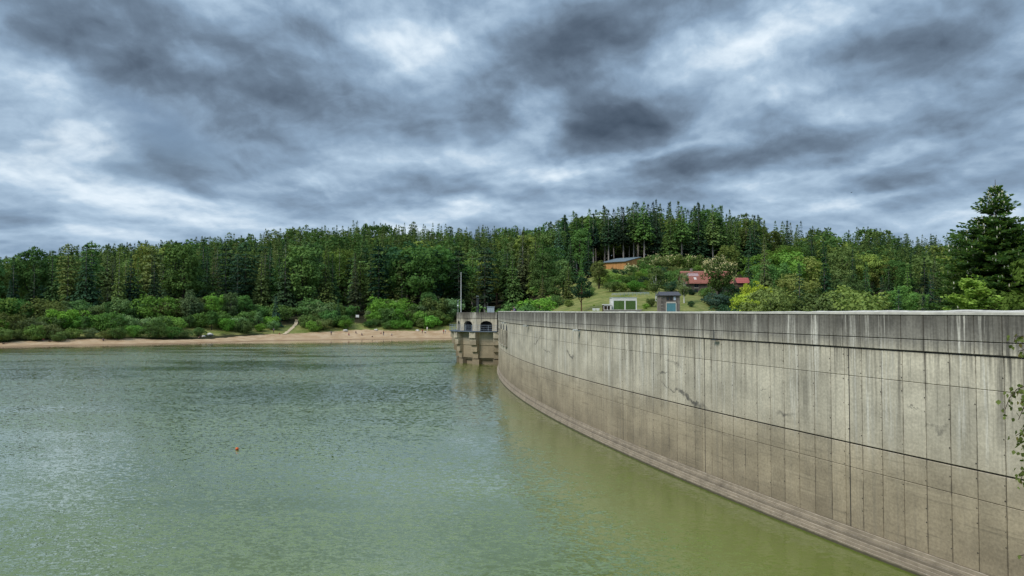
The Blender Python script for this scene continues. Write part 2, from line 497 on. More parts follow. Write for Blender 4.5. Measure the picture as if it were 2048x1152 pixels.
def foliage(name, src, trans=0.22, leaf_noise=0.9):
    def fn(t):
        if src == 'object':
            base = t.n('ShaderNodeObjectInfo').outputs['Color']
        else:
            a = t.n('ShaderNodeAttribute'); a.attribute_name = 'tint'; base = a.outputs['Color']
        pos = t.n('ShaderNodeNewGeometry').outputs['Position']
        n = t.noise(pos, leaf_noise, 4, 0.65)
        n2 = t.noise(pos, 0.22, 2, 0.5)
        c = t.vm('SCALE', base, t.mr(n, 0.25, 0.75, 0.68, 1.36, smooth=False))
        c = t.mix(t.mr(n2, 0.40, 0.68, 0.0, 0.30), c, t.vm('MULTIPLY', c, (1.22, 1.14, 0.85)))
        d = t.n('ShaderNodeBsdfDiffuse'); t.link(c, d.inputs[0])
        tr = t.n('ShaderNodeBsdfTranslucent'); t.link(t.vm('MULTIPLY', c, (1.15, 1.25, 0.7)), tr.inputs[0])
        mx = t.n('ShaderNodeMixShader'); mx.inputs[0].default_value = trans
        t.link(d.outputs[0], mx.inputs[1]); t.link(tr.outputs[0], mx.inputs[2])
        return mx.outputs[0]
    return material(name, fn)


M['foliage'] = foliage('foliage', 'object')
M['foliage_far'] = foliage('foliage_mass', 'tint')
M['leaf_near'] = foliage('leaf_near', 'object', 0.35, 9.0)


def bark_fn(t):
    base = t.n('ShaderNodeObjectInfo').outputs['Color']
    pos = t.n('ShaderNodeNewGeometry').outputs['Position']
    n = t.noise(t.vm('MULTIPLY', pos, (3, 3, 0.5)), 1.0, 4, 0.6)
    return principled(t, t.vm('SCALE', base, t.mr(n, 0.3, 0.7, 0.55, 1.4, smooth=False)), 0.95, 0.1)


M['bark'] = material('bark', bark_fn)
M['cone'] = plain('pale_cone', (0.58, 0.58, 0.44), 0.8, 0.2, 3.0)
M['blossom'] = plain('cream_blossom', (0.50, 0.45, 0.22), 0.9, 0.25, 2.0)


def ground_fn(t):
    pos = t.n('ShaderNodeNewGeometry').outputs['Position']
    a = t.n('ShaderNodeAttribute'); a.attribute_name = 'cover'
    sand, meadow, _ = t.sep(a.outputs['Vector'])
    n = t.noise(pos, 0.30, 6, 0.65); n2 = t.noise(pos, 2.2, 5, 0.65); n3 = t.noise(pos, 0.06, 3, 0.6)
    forest = t.mix(n2, (0.016, 0.017, 0.008), (0.045, 0.042, 0.018))
    grass = t.mix(t.mr(n, 0.3, 0.7), (0.120, 0.155, 0.034), (0.280, 0.255, 0.090))
    grass = t.mix(t.mr(n2, 0.40, 0.70, 0.0, 0.6), grass, (0.075, 0.110, 0.022))
    sandc = t.mix(t.mr(n, 0.35, 0.65), (0.37, 0.245, 0.138), (0.48, 0.350, 0.220))
    sandc = t.mix(t.mr(n2, 0.52, 0.72, 0.0, 0.55), sandc, (0.30, 0.18, 0.105))
    wet = t.mr(t.sep(pos)[2], 0.38, 0.05)
    sandc = t.mix(t.math('MULTIPLY', wet, 0.75), sandc, (0.20, 0.125, 0.07))
    sm = t.mr(t.math('ADD', sand, t.math('MULTIPLY', t.math('SUBTRACT', n, 0.5), 0.9)), 0.42, 0.58)
    c = t.mix(t.mr(t.math('ADD', meadow, t.math('MULTIPLY', t.math('SUBTRACT', n, 0.5), 0.6)), 0.35, 0.65), forest, grass)
    c = t.mix(sm, c, sandc)
    return principled(t, c, 0.95, 0.1, normal=bump(t, n2, 0.6, 0.25))


M['ground'] = material('ground_cover', ground_fn)


def water_fn(t):
    pos = t.n('ShaderNodeNewGeometry').outputs['Position']
    x, y, z = t.sep(pos)
    wv = lambda a, b, o: t.xyz(t.math('MULTIPLY', t.math('ADD', x, t.math('MULTIPLY', y, 0.18)), a), t.math('MULTIPLY', y, b), o)
    patch = t.noise(wv(0.020, 0.060, 0.0), 1.0, 4, 0.60, 0.6)             # gusts: rougher and calmer lanes
    lee = t.noise(wv(0.05, 0.11, 5.0), 1.0, 3, 0.55)
    s_ = t.math('MULTIPLY', t.math('ARCTAN2', t.math('SUBTRACT', CY, y), t.math('SUBTRACT', CX, x)), RAD)
    ddx = t.math('SUBTRACT', CX, x); ddy = t.math('SUBTRACT', CY, y)
    off = t.math('SUBTRACT', t.math('SQRT', t.math('ADD', t.math('MULTIPLY', ddx, ddx), t.math('MULTIPLY', ddy, ddy))), RAD)
    calm = t.mr(t.math('ADD', off, t.math('MULTIPLY', t.math('SUBTRACT', lee, 0.5), 10.0)), 1.5, 13.0, 0.38, 1.0)   # sheltered strip along the dam
    half = (0.5, 0.5, 0.5)
    sl = None
    for (fx, fy, o, det, kx, ky) in ((0.45, 0.80, 3.0, 2, 0.10, 0.16), (1.3, 2.2, 1.0, 2, 0.24, 0.46), (3.2, 4.2, 2.0, 2, 0.62, 1.05), (8.0, 9.0, 6.0, 2, 0.40, 0.60)):
        v = t.vm('MULTIPLY', t.vm('SUBTRACT', t.noise(wv(fx, fy, o), 1.0, det, 0.6, 0.5, out='Color'), half), (kx, ky, 0.0))
        sl = v if sl is None else t.vm('ADD', sl, v)
    dsh = t.math('SUBTRACT', t.math('ADD', t.math('MULTIPLY', x, 0.553), 284.0), y)              # metres to the far shore, which shelters the water
    lee2 = t.mr(t.math('ADD', dsh, t.math('MULTIPLY', t.math('SUBTRACT', lee, 0.5), 40.0)), 4.0, 50.0, 0.10, 1.0)
    amp = t.math('MULTIPLY', t.math('MULTIPLY', calm, t.mr(patch, 0.38, 0.60, 0.45, 1.40)), lee2)
    lean = t.xyz(0.0, t.mr(y, 30.0, 190.0, -0.035, -0.085), 1.0)                                  # ripple normals set leaning towards the eye, so they mirror higher sky
    lean = t.vm('MULTIPLY', lean, t.xyz(1.0, amp, 1.0))
    tot = t.sep(t.vm('ADD', t.vm('SCALE', sl, amp), lean))
    nrm_ = t.vm('NORMALIZE', t.xyz(tot[0], t.math('SMOOTH_MIN', tot[1], 0.012, 0.03), tot[2]))     # the far faces stay hidden behind the crests
    murk = t.noise(wv(0.03, 0.05, 8.0), 1.0, 3, 0.5)
    c = t.mix(t.mr(murk, 0.35, 0.65), (0.094, 0.132, 0.008), (0.114, 0.154, 0.014))
    fr = t.n('ShaderNodeFresnel'); fr.inputs['IOR'].default_value = 1.333; t.link(nrm_, fr.inputs['Normal'])
    d = t.n('ShaderNodeBsdfDiffuse'); t.link(c, d.inputs[0])
    gl_ = t.n('ShaderNodeBsdfGlossy'); gl_.inputs['Roughness'].default_value = 0.07; gl_.inputs[0].default_value = (0.96, 0.98, 0.97, 1); t.link(nrm_, gl_.inputs['Normal'])
    mx = t.n('ShaderNodeMixShader'); t.link(t.math('MULTIPLY', t.math('POWER', fr.outputs[0], 0.72), 1.30, clamp=True), mx.inputs[0])
    t.link(d.outputs[0], mx.inputs[1]); t.link(gl_.outputs[0], mx.inputs[2])
    return mx.outputs[0]


M['water'] = material('lake_water', water_fn)

# ------------------------------------------------------------------ terrain
SHORE_PX = [-600, -200, 0, 120, 250, 400, 520, 700, 880, 1000, 1100]
SHORE_PY = [706, 698, 694, 691.5, 689.5, 686, 682.5, 679.5, 677.5, 676.5, 676]
SHORE_Y = [EYE * F / (p - HOR) for p in SHORE_PY]
SKY_PX = [-600, -200, 0, 130, 250, 400, 540, 700, 860, 950, 1050, 1130]
SKY_PY = [524, 514, 505, 499, 491, 478, 462, 447, 450, 456, 448, 438]
D_LOW = ([-90, -25, 0, 8, 14, 22, 35, 50, 70, 130], [-9, -3, 0, 1.0, 2.2, 4.2, 6.6, 8.2, 9.0, 9.5])
D_HILL = ([0, 50, 100, 200, 300, 400, 500, 700, 1500, 6000], [0, 0, 5, 21, 40, 57, 64, 58, 35, 20])
TREE_H = 23.5


def hill_factor():
    ks = []
    D = np.linspace(60, 650, 200)
    for px, py in zip(SKY_PX, SKY_PY):
        Y = np.interp(px, SHORE_PX, SHORE_Y) + D
        lo, hi = 0.0, 3.0
        for _ in range(30):
            k = (lo + hi) / 2
            top = np.max((np.interp(D, *D_LOW) + k * np.interp(D, *D_HILL) + TREE_H - EYE) / Y)
            if top > (HOR - py) / F: hi = k
            else: lo = k
        ks.append(k)
    return ks


HILL_K = hill_factor()
RY = [0, 60, 120, 150, 170, 190, 215, 240, 290, 340, 380, 420, 520, 650, 800, 1200, 6000]
RT = {
    1000: [-9, -9, -9, -9, -8, -4, 6, 10.5, 15, 21, 27, 33, 46, 55, 58, 40, 20],
    1100: [-9, -9, -9, -8, -6, 2, 9.4, 11, 16, 22, 28, 34, 46, 54, 58, 40, 20],
    1200: [-14, -14, -12, -6, 0, 9.2, 12, 14.8, 22, 30, 35, 40, 48, 54, 58, 40, 20],
    1300: [-15, -15, -12, -4, 3, 9.4, 12.2, 15.2, 23, 31, 36.5, 42, 48, 54, 58, 40, 20],
    1400: [-15, -15, -14, -6, 1, 8.8, 12, 15.2, 22.5, 30.5, 36, 40, 46, 52, 58, 40, 20],
    1500: [-15, -15, -15, -9, -5, 0, 5.5, 10.5, 16, 24, 31, 38, 47, 54, 58, 40, 20],
    1600: [-15, -15, -15, -11, -9, -6, -1, 4, 10, 17, 24, 31, 46, 55, 60, 40, 20],
    1750: [-15, -15, -15, -12, -11, -9, -7, -3, 3, 9, 14, 20, 36, 57, 66, 45, 20],
    1900: [-15, -15, -15, -12, -11, -10, -8, -6, 0, 4, 8, 12, 23, 44, 74, 60, 20],
    2048: [-4, -4, -8, -10, -10, -9, -7, -5, 2, 7, 10, 15, 26, 46, 74, 60, 20],
    2400: [2, 2, 0, -2, -2, 0, 4, 8, 14, 20, 24, 28, 36, 46, 62, 55, 20],
}
RPX = sorted(RT)
RTAB = np.array([RT[p] for p in RPX], dtype=float)


def right_z(px, Y):
    i = np.clip(np.searchsorted(RPX, px) - 1, 0, len(RPX) - 2)
    pa = np.array(RPX, dtype=float)
    f = np.clip((px - pa[i]) / (pa[i + 1] - pa[i]), 0, 1)
    zs = np.zeros_like(Y)
    for c in range(len(RPX)):
        zc = np.interp(Y, RY, RTAB[c])
        zs += zc * (np.where(i == c, 1 - f, 0) + np.where(i + 1 == c, f, 0))
    return zs


def left_z(px, Y):
    D = Y - np.interp(px, SHORE_PX, SHORE_Y)
    return np.interp(D, *D_LOW) + np.interp(px, SKY_PX, HILL_K) * np.interp(D, *D_HILL)


def ground_z(X, Y):
    X = np.asarray(X, dtype=float); Y = np.asarray(Y, dtype=float)
    Ys = np.maximum(Y, 15.0)
    px = np.clip(PX0 + F * X / Ys, -900, 2600)
    f = np.clip((px - 1000) / 100, 0, 1)
    z = left_z(px, Ys) * (1 - f) + right_z(px, Ys) * f
    wob = 0.35 * np.sin(X * 0.11 + 1.3) * np.cos(Y * 0.09) + 0.18 * np.sin(X * 0.31) * np.sin(Y * 0.27 + 2)
    z = z + wob * np.clip((z - 0.3) / 2.0, 0, 1)
    dist = np.hypot(X - CX, Y - CY)
    up = (dist > RAD - 1.0) & (Y < 205) & (px > 700)
    z = np.where(up, np.minimum(z, -6.0), z)
    # the bank the photographer stands on, and the dam's near abutment
    bank = np.interp(Y, [-400, -60, -20, 3.5, 15, 22], [30, 14, 9.5, 8.3, -0.8, -6]) + np.where(X < -14, (X + 14) * 0.55, 0)
    bank = np.where(X > 30, np.maximum(bank, 9.0 - np.clip(Y - 4, 0, 99) * 0.28), bank)
    z = np.where(Y < 24, np.maximum(np.where(Y < 15, -6.0, z), bank), z)
    z = np.where((X > 26) & (Y < 60) & (dist < RAD - 5), np.maximum(z, np.interp(Y, [0, 10, 30, 60], [8.8, 6.5, 3.0, 0.0])), z)
    return z


def gz(X, Y):
    return float(ground_z(np.array([X]), np.array([Y]))[0])


def axis(*segs):
    out = []
    for a, b, st in segs:
        out += list(np.arange(a, b, st))
    out.append(segs[-1][1])
    return np.array(sorted(set(np.round(out, 3))))


gx = axis((-6000, -1200, 600), (-1200, -260, 30), (-260, 160, 3.5), (160, 700, 14), (700, 1300, 60), (1300, 6000, 600))
gy = axis((-3000, -400, 400), (-400, -40, 40), (-40, 60, 3.5), (60, 185, 5), (185, 300, 2.2), (300, 420, 5), (420, 900, 15), (900, 1500, 60), (1500, 7000, 500))
GX, GY = np.meshgrid(gx, gy)
GZ = ground_z(GX.ravel(), GY.ravel())
nx, ny = len(gx), len(gy)
me = bpy.data.meshes.new('ground')
idx = np.arange(nx * ny).reshape(ny, nx)
quads = np.stack([idx[:-1, :-1], idx[:-1, 1:], idx[1:, 1:], idx[1:, :-1]], -1).reshape(-1, 4)
me.from_pydata(np.c_[GX.ravel(), GY.ravel(), GZ].tolist(), [], quads.tolist())
PXg = PX0 + F * GX.ravel() / np.maximum(GY.ravel(), 15)
Dg = GY.ravel() - np.interp(PXg, SHORE_PX, SHORE_Y)
wid = np.interp(PXg, [-300, 0, 120, 260, 340, 420, 520, 600, 700, 800, 880, 1000], [6, 6, 9, 9, 6, 6, 10, 13, 14, 14, 15, 15])
sand = np.clip(1 - (Dg - wid) / 3.0, 0, 1) * (PXg < 1010) * (GY.ravel() > 120)
mead = np.clip(1 - np.abs(Dg - 20) / 14, 0, 1) * (PXg < 1010)
mead = np.maximum(mead, ((PXg > 1090) & (PXg < 1500) & (GY.ravel() > 170) & (GY.ravel() < 338)).astype(float))
mead = np.maximum(mead, ((GY.ravel() < 60) & (GZ > 0)).astype(float))
at_ = me.attributes.new('cover', 'FLOAT_VECTOR', 'POINT')
at_.data.foreach_set('vector', np.c_[sand, mead, np.zeros_like(sand)].astype(np.float32).ravel())
me.materials.append(M['ground']); me.polygons.foreach_set('use_smooth', [True] * len(me.polygons)); me.update()
tag(link('ground', me), kind='structure')

# ------------------------------------------------------------------ lake
m = MB(); m.add([(-1500, -200, 0), (60, -200, 0), (60, 420, 0), (-1500, 420, 0)], [(0, 1, 2, 3)])
lake = m.build('lake', M['water']); tag(lake, kind='structure')

# ------------------------------------------------------------------ dam
TOP = 9.965
dam = thing('dam', 'long curved concrete dam wall, streaked and stained, holding back the green lake', 'dam', wall_pt(60, 0))
dam_inv = Matrix.Translation(-Vector(dam.location))


def dpart(mb, name, mats, smooth=False, parent=None):
    me_ = mb.mesh(name, mats, smooth); me_.transform(dam_inv)
    return link(name, me_, dam if parent is None else parent)


S_NEAR, S_FAR = 150.0, -92.0
dpart(MB().arc([(-0.05, -9), (-0.05, 8.44), (0.0, 8.50), (0.0, 9.86), (-0.30, 9.86), (-0.42, 8.98), (-5.5, 8.98), (-5.5, -18)], S_FAR, S_NEAR, 2.0), 'core', M['joint'])
dpart(MB().arc([(-0.43, 8.99), (-0.43, 9.03), (-5.45, 9.03), (-5.45, 8.99)], S_FAR, S_NEAR, 2.0), 'crest_road', M['asphalt'])
ROWS = [(8.925, 9.862), (8.475, 8.90), (7.262, 8.415), (4.425, 7.245), (3.392, 4.365), (0.862, 3.375)]   # heights over the lake of the pour rows


def panel_mesh(width, row, name='panel'):
    z0, z1 = ROWS[row]; o = 0.058 if row < 2 else 0.0
    hw = width / 2 - 0.010; c = 0.014; th = 0.10
    mb = MB()
    rows_ = []
    for (inset, out) in ((0, o - th), (0, o - c), (c, o)):
        rows_.append([wall_pt(a, z, out) for a, z in ((-hw + inset, z0 + inset), (hw - inset, z0 + inset), (hw - inset, z1 - inset), (-hw + inset, z1 - inset))])
    vs = [p - Vector((CX, CY, 0)) for r_ in rows_ for p in r_]
    fs = [(8, 9, 10, 11)]
    for k in range(2):
        for j in range(4):
            j2 = (j + 1) % 4
            fs.append((k * 4 + j, k * 4 + j2, k * 4 + 4 + j2, k * 4 + 4 + j))
    return mb.add(vs, fs).mesh(name, M['concrete'])


def columns():
    out = []
    for b in range(-3, 17):
        s = JOINT0 - BLOCK * b            # joint at the near end of this block, walk away from the camera
        seq = [0.13, 0.81] + [1.04] * 9 + [0.71, 0.13]
        cur = s
        widths = []
        for wd in seq:
            widths.append((cur - wd / 2, wd)); cur -= wd
        out += widths
    return out


# merge the two half strips at each joint into one narrow strip
raw = columns(); COLS = []
i = 0
while i < len(raw):
    s_, w_ = raw[i]
    if abs(w_ - 0.13) < 1e-6 and i + 1 < len(raw) and abs(raw[i + 1][1] - 0.13) < 1e-6:
        COLS.append(((s_ + raw[i + 1][0]) / 2, 0.26)); i += 2
    else:
        COLS.append((s_, w_)); i += 1
cache = {}
far = MB()
S_SINGLE = wall_s(1238)
for s_, w_ in COLS:
    if s_ > S_NEAR - 2 or s_ < S_FAR + 1:
        continue
    for r_ in range(len(ROWS)):
        key = (round(w_, 3), r_)
        if key not in cache:
            cache[key] = panel_mesh(w_, r_)
        if S_SINGLE < s_ < 118.5:
            o = link('panel', cache[key], dam); o.location = Vector((CX, CY, 0)) - dam.location
            o.rotation_euler = (0, 0, s_ / RAD)
        else:
            rot = Matrix.Rotation(s_ / RAD, 4, 'Z')
            pm = cache[key]
            far.add([rot @ v.co + Vector((CX, CY, 0)) for v in pm.vertices], [tuple(p.vertices) for p in pm.polygons])
fo = dpart(far, 'distant_panels', M['concrete']); fo['kind'] = 'stuff'
# wide expansion joints stand a little open: a dark strip each
for b in range(-1, 12):
    s_ = JOINT0 - BLOCK * b
    dpart(MB().arc([(0.004, 0.87), (0.004, 8.40), (-0.04, 8.40), (-0.04, 0.87)], s_ + 0.115, s_ + 0.16, 1), 'expansion_joint', M['joint'])
# cornice drip edge under the head, a thin strip in near-black
dpart(MB().arc([(0.050, 8.452), (0.050, 8.470), (-0.03, 8.470), (-0.03, 8.452)], S_FAR, S_NEAR, 1.5), 'drip_edge', M['joint'])
for b in range(-3, 17):
    s1_ = JOINT0 - BLOCK * b; s0_ = max(s1_ - BLOCK, S_FAR)
    if s1_ > S_NEAR or s0_ >= s1_: continue
    dpart(MB().arc([(0.10, 9.868), (0.105, TOP - 0.012), (0.09, TOP), (-0.38, TOP), (-0.40, 9.868)], s0_ + 0.008, s1_ - 0.008, 1.2), 'coping', M['coping'])
# stepped footing courses just above the waterline
for z0, z1, o in ((0.72, 0.858, 0.035), (0.585, 0.712, 0.075), (0.46, 0.578, 0.12), (0.325, 0.45, 0.16), (0.19, 0.315, 0.205), (-1.6, 0.18, 0.25)):
    dpart(MB().arc([(-0.04, z0), (o, z0), (o, z1 - 0.02), (o - 0.02, z1), (-0.04, z1)], S_FAR, S_NEAR, 1.5), 'footing_course', M['footing'])
# formwork tie holes beside the vertical joints
th = MB()
for s_, w_ in COLS:
    if not (S_SINGLE < s_ < 118.5): continue
    z = 1.3 + rng.random() * 0.4
    while z < 8.2:
        if rng.random() < 0.62 and min(abs(z - 4.4), abs(z - 7.25), abs(z - 3.38)) > 0.08:
            e = 0.018 + rng.random() * 0.016; a = s_ + w_ / 2 - 0.045
            th.add([wall_pt(a - e, z, 0.004), wall_pt(a, z - e, 0.004), wall_pt(a + e, z, 0.004), wall_pt(a, z + e * 1.3, 0.004),
                    wall_pt(a - e, z, -0.02), wall_pt(a, z - e, -0.02), wall_pt(a + e, z, -0.02), wall_pt(a, z + e * 1.3, -0.02)],
                   [(0, 1, 2, 3), (0, 4, 5, 1), (1, 5, 6, 2), (2, 6, 7, 3), (3, 7, 4, 0)])
        z += 0.52
t_ = dpart(th, 'tie_holes', M['joint']); t_['kind'] = 'stuff'
# tall arched niches near the tower: flat dark arches paint the shade inside
for k, px in enumerate((1013.0, 1007.6, 1003.6, 1000.6)):
    sc_ = wall_s(px); hw = 0.95
    arch = [(sc_ - hw, 5.4), (sc_ + hw, 5.4)] + [(sc_ + hw * math.cos(t), 7.35 + 0.85 * math.sin(t)) for t in np.linspace(0, math.pi, 9)]
    mb = MB(); n = len(arch)
    mb.add([wall_pt(a, z, 0.012) for a, z in arch] + [wall_pt(a, z, -0.03) for a, z in arch], [tuple(range(n))] + [(i, (i + 1) % n, (i + 1) % n + n, i + n) for i in range(n)])
    nic = dpart(mb, 'niche_shade', M['shade_wall'])
    fr = MB()
    for e in (-1, 1):
        fr.arc([(0.0, 5.3), (0.22, 5.3), (0.22, 7.4), (0.0, 7.4)], sc_ + e * (hw + 0.14) - 0.14, sc_ + e * (hw + 0.14) + 0.14, 1)
    dpart(fr.arc([(0.0, 5.22), (0.26, 5.22), (0.26, 5.36), (0.0, 5.36)], sc_ - hw - 0.3, sc_ + hw + 0.3, 1), 'niche_frame', M['concrete'])
# downstream parapet of rough stone
ps = MB(); k = 130; vs, fs = [], []
prof_n = 6
ss = np.linspace(S_FAR, S_NEAR, 700)
hn = np.interp(ss, np.linspace(S_FAR, S_NEAR, 240), nr.normal(0, 0.020, 240)) + np.interp(ss, np.linspace(S_FAR, S_NEAR, 60), nr.normal(0, 0.014, 60))
base_h = np.interp(ss, [S_FAR, 60, 85, 105, 125, S_NEAR], [9.93, 9.93, 9.965, 10.045, 10.06, 10.06])
for s_, h_ in zip(ss, base_h + hn):
    vs += [wall_pt(s_, 8.9, -5.3), wall_pt(s_, h_ - 0.06, -5.28), wall_pt(s_, h_, -5.36), wall_pt(s_, h_ - 0.01, -5.72), wall_pt(s_, h_ - 0.07, -5.82), wall_pt(s_, 8.0, -5.8)]
for i in range(len(ss) - 1):
    for j in range(prof_n):
        j2 = (j + 1) % prof_n
        fs.append((i * prof_n + j, i * prof_n + j2, (i + 1) * prof_n + j2, (i + 1) * prof_n + j))
dpart(ps.add(vs, fs), 'downstream_parapet', M['rubble'])

# little things fixed to the wall
for k, (px, lab) in enumerate(((1012.5, 'small white lamp under the dam cornice, next to the arched niches'), (1057, 'small white lamp under the dam cornice, second along from the tower'),
                               (1160, 'small white lamp under the dam cornice, farthest from the tower'))):
    s_ = wall_s(px); t = thing('wall_lamp', lab, 'lamp', wall_pt(s_, 8.30, 0.0), -0.0 + s_ / RAD, 'white lamps along the cornice')
    MB().box(-0.30, 0.02, -0.05, 0.05, 0.02, 0.10).build('bracket', M['zinc'], t)
    MB().add([(-0.62, -0.20, 0.16), (-0.25, -0.20, 0.20), (-0.25, 0.20, 0.20), (-0.62, 0.20, 0.16), (-0.58, -0.16, 0.02), (-0.28, -0.16, 0.02), (-0.28, 0.16, 0.02), (-0.58, 0.16, 0.02)],
             [(0, 1, 2, 3), (7, 6, 5, 4), (0, 4, 5, 1), (1, 5, 6, 2), (2, 6, 7, 3), (3, 7, 4, 0)]).build('lamp_housing', M['white'], t)
s_ = wall_s(1431)
t = thing('gauge_bracket', 'small black rod bracket fixed across the dam cornice', 'bracket', wall_pt(s_, 8.4, 0.12), s_ / RAD)
MB().tube([(-0.02, 0, 0.0), (-0.02, 0, 0.56)], 0.018, 6).build('rod', M['dark_metal'], t)
MB().box(-0.14, 0.02, -0.42, 0.05, -0.01, 0.035).build('arm', M['dark_metal'], t)

# ------------------------------------------------------------------ intake tower: half of a twelve-sided drum
TX, TY = -2.8, 148.0
tower = thing('intake_tower', 'round concrete intake tower with arched gallery and corbelled piers beside the dam', 'tower', (TX, TY, 0))


def tp(al, r, z):
    a = R(al)
    return Vector((-r * math.sin(a), -r * math.cos(a), z))


AL = [0, 30, 60, 90, 120, 150, 180]


def ring(mb, r0, r1, z0, z1, al=AL):
    """Solid half ring between radii r0 and r1."""
    for a, b in zip(al[:-1], al[1:]):
        mb.add([tp(a, r0, z0), tp(a, r1, z0), tp(b, r1, z0), tp(b, r0, z0), tp(a, r0, z1), tp(a, r1, z1), tp(b, r1, z1), tp(b, r0, z1)],
               [(3, 2, 1, 0), (4, 5, 6, 7), (0, 1, 5, 4), (1, 2, 6, 5), (2, 3, 7, 6), (3, 0, 4, 7)])
    return mb


ring(MB(), 1.0, 7.75, 0.95, 6.1).build('shaft', M['tower_concrete'], tower)
ring(MB(), 1.0, 7.35, -3, 0.94).build('plinth', M['tower_concrete'], tower)
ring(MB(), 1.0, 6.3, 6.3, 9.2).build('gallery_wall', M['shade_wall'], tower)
ring(MB(), 1.0, 8.0, 9.21, 9.34).build('roof_slab', M['asphalt'], tower)
RT_ = 8.1
for a, b in zip(AL[:-1], AL[1:]):
    # one gallery facet: a wall with an arched opening, 0.45 thick
    A, B = tp(a, RT_, 0), tp(b, RT_, 0); d = (B - A); L = d.length; d.normalize(); nrm = Vector((d.y, -d.x, 0))
    if nrm.dot(A) < 0: nrm = -nrm
    hw = 1.17; zt, zb = 9.75, 6.22; spring, rise = 7.42, 0.72
    archp = [(L / 2 + hw * math.cos(t), spring + rise * math.sin(t)) for t in np.linspace(0, math.pi, 13)]
    mb = MB()
    for off, flip in ((0.0, False), (-0.45, True)):
        P = lambda u, z: A + d * u + nrm * off + Vector((0, 0, z))
        poly = []
        strips = [(0, L / 2 - hw, zb, zt), (L / 2 + hw, L, zb, zt)]
        for u0, u1, z0, z1 in strips:
            poly.append([P(u0, z0), P(u1, z0), P(u1, z1), P(u0, z1)])
        for (u1, z1), (u0, z0) in zip(archp[:-1], archp[1:]):
            poly.append([P(u0, z0), P(u1, z1), P(u1, zt), P(u0, zt)])
        for q4 in poly:
            mb.add(q4, [(0, 1, 2, 3)])
    rim_ = [(L / 2 + hw, zb)] + archp + [(L / 2 - hw, zb)]
    for (u0, z0), (u1, z1) in zip(rim_[:-1], rim_[1:]):
        mb.add([A + d * u0 + Vector((0, 0, z0)), A + d * u1 + Vector((0, 0, z1)), A + d * u1 - nrm * 0.45 + Vector((0, 0, z1)), A + d * u0 - nrm * 0.45 + Vector((0, 0, z0))], [(0, 1, 2, 3)])
    mb.add([A + Vector((0, 0, zt)), B + Vector((0, 0, zt)), B - nrm * 0.45 + Vector((0, 0, zt)), A - nrm * 0.45 + Vector((0, 0, zt))], [(0, 1, 2, 3)])
    mb.build('arch_wall', M['tower_concrete'], tower)
    MB().add([A + d * 0.0 + nrm * 0.03 + Vector((0, 0, 8.60)), B + nrm * 0.03 + Vector((0, 0, 8.60)), B + nrm * 0.03 + Vector((0, 0, 8.66)), A + nrm * 0.03 + Vector((0, 0, 8.66)),
              A - nrm * 0.1 + Vector((0, 0, 8.60)), B - nrm * 0.1 + Vector((0, 0, 8.60)), B - nrm * 0.1 + Vector((0, 0, 8.66)), A - nrm * 0.1 + Vector((0, 0, 8.66))],
             [(0, 1, 2, 3), (3, 2, 6, 7), (0, 4, 5, 1)]).build('string_course', M['joint'], tower)
    # shaft wall between the piers, hanging lower lip over the plinth
    A2, B2 = tp(a + 3, 8.0, 0), tp(b - 3, 8.0, 0)
    mb = MB()
    for z0, z1, o in ((3.62, 6.08, 0.0), (1.22, 3.60, -0.10)):
        vs = []
        for z in (z0, z1):
            vs += [A2 + nrm * o + Vector((0, 0, z)), B2 + nrm * o + Vector((0, 0, z)), B2 + nrm * (o - 0.7) + Vector((0, 0, z)), A2 + nrm * (o - 0.7) + Vector((0, 0, z))]
        mb.add(vs, [(3, 2, 1, 0), (4, 5, 6, 7), (0, 1, 5, 4), (1, 2, 6, 5), (2, 3, 7, 6), (3, 0, 4, 7)])
    mb.build('shaft_panel', M['tower_concrete'], tower)
for a in AL:
    ra, ta = tp(a, 1, 0), Vector((-math.cos(R(a)), math.sin(R(a)), 0))
    for z0, z1, r1, wd in ((4.95, 6.08, 9.25, 1.36), (3.68, 4.93, 8.98, 1.32), (2.38, 3.66, 8.60, 1.28), (1.10, 2.36, 8.18, 1.26), (-2.0, 0.93, 8.05, 1.5)):
        vs = []
        for z in (z0, z1):
            vs += [ra * 6.9 - ta * wd / 2 + Vector((0, 0, z)), ra * r1 - ta * wd / 2 + Vector((0, 0, z)), ra * r1 + ta * wd / 2 + Vector((0, 0, z)), ra * 6.9 + ta * wd / 2 + Vector((0, 0, z))]
        MB().add(vs, [(3, 2, 1, 0), (4, 5, 6, 7), (0, 1, 5, 4), (1, 2, 6, 5), (2, 3, 7, 6), (3, 0, 4, 7)]).build('pier_block', M['tower_concrete'], tower)
ring(MB(), 6.2, 9.55, 6.10, 6.28).build('walkway', M['deck'], tower)
walk_rail = link('railing', None, tower)
for a in np.arange(0, 181, 10):
    base = tp(a, 9.45 * math.cos(R(15)) / math.cos(R((a % 30) - 15)), 0)
    MB().box(base.x - .03, base.x + .03, base.y - .03, base.y + .03, 6.28, 7.38).build('post', M['rail'], walk_rail)
for z in (6.62, 7.0, 7.36):
    MB().tube([tp(a, 9.45, z) for a in AL], 0.026, 5).build('rail', M['rail'], walk_rail)

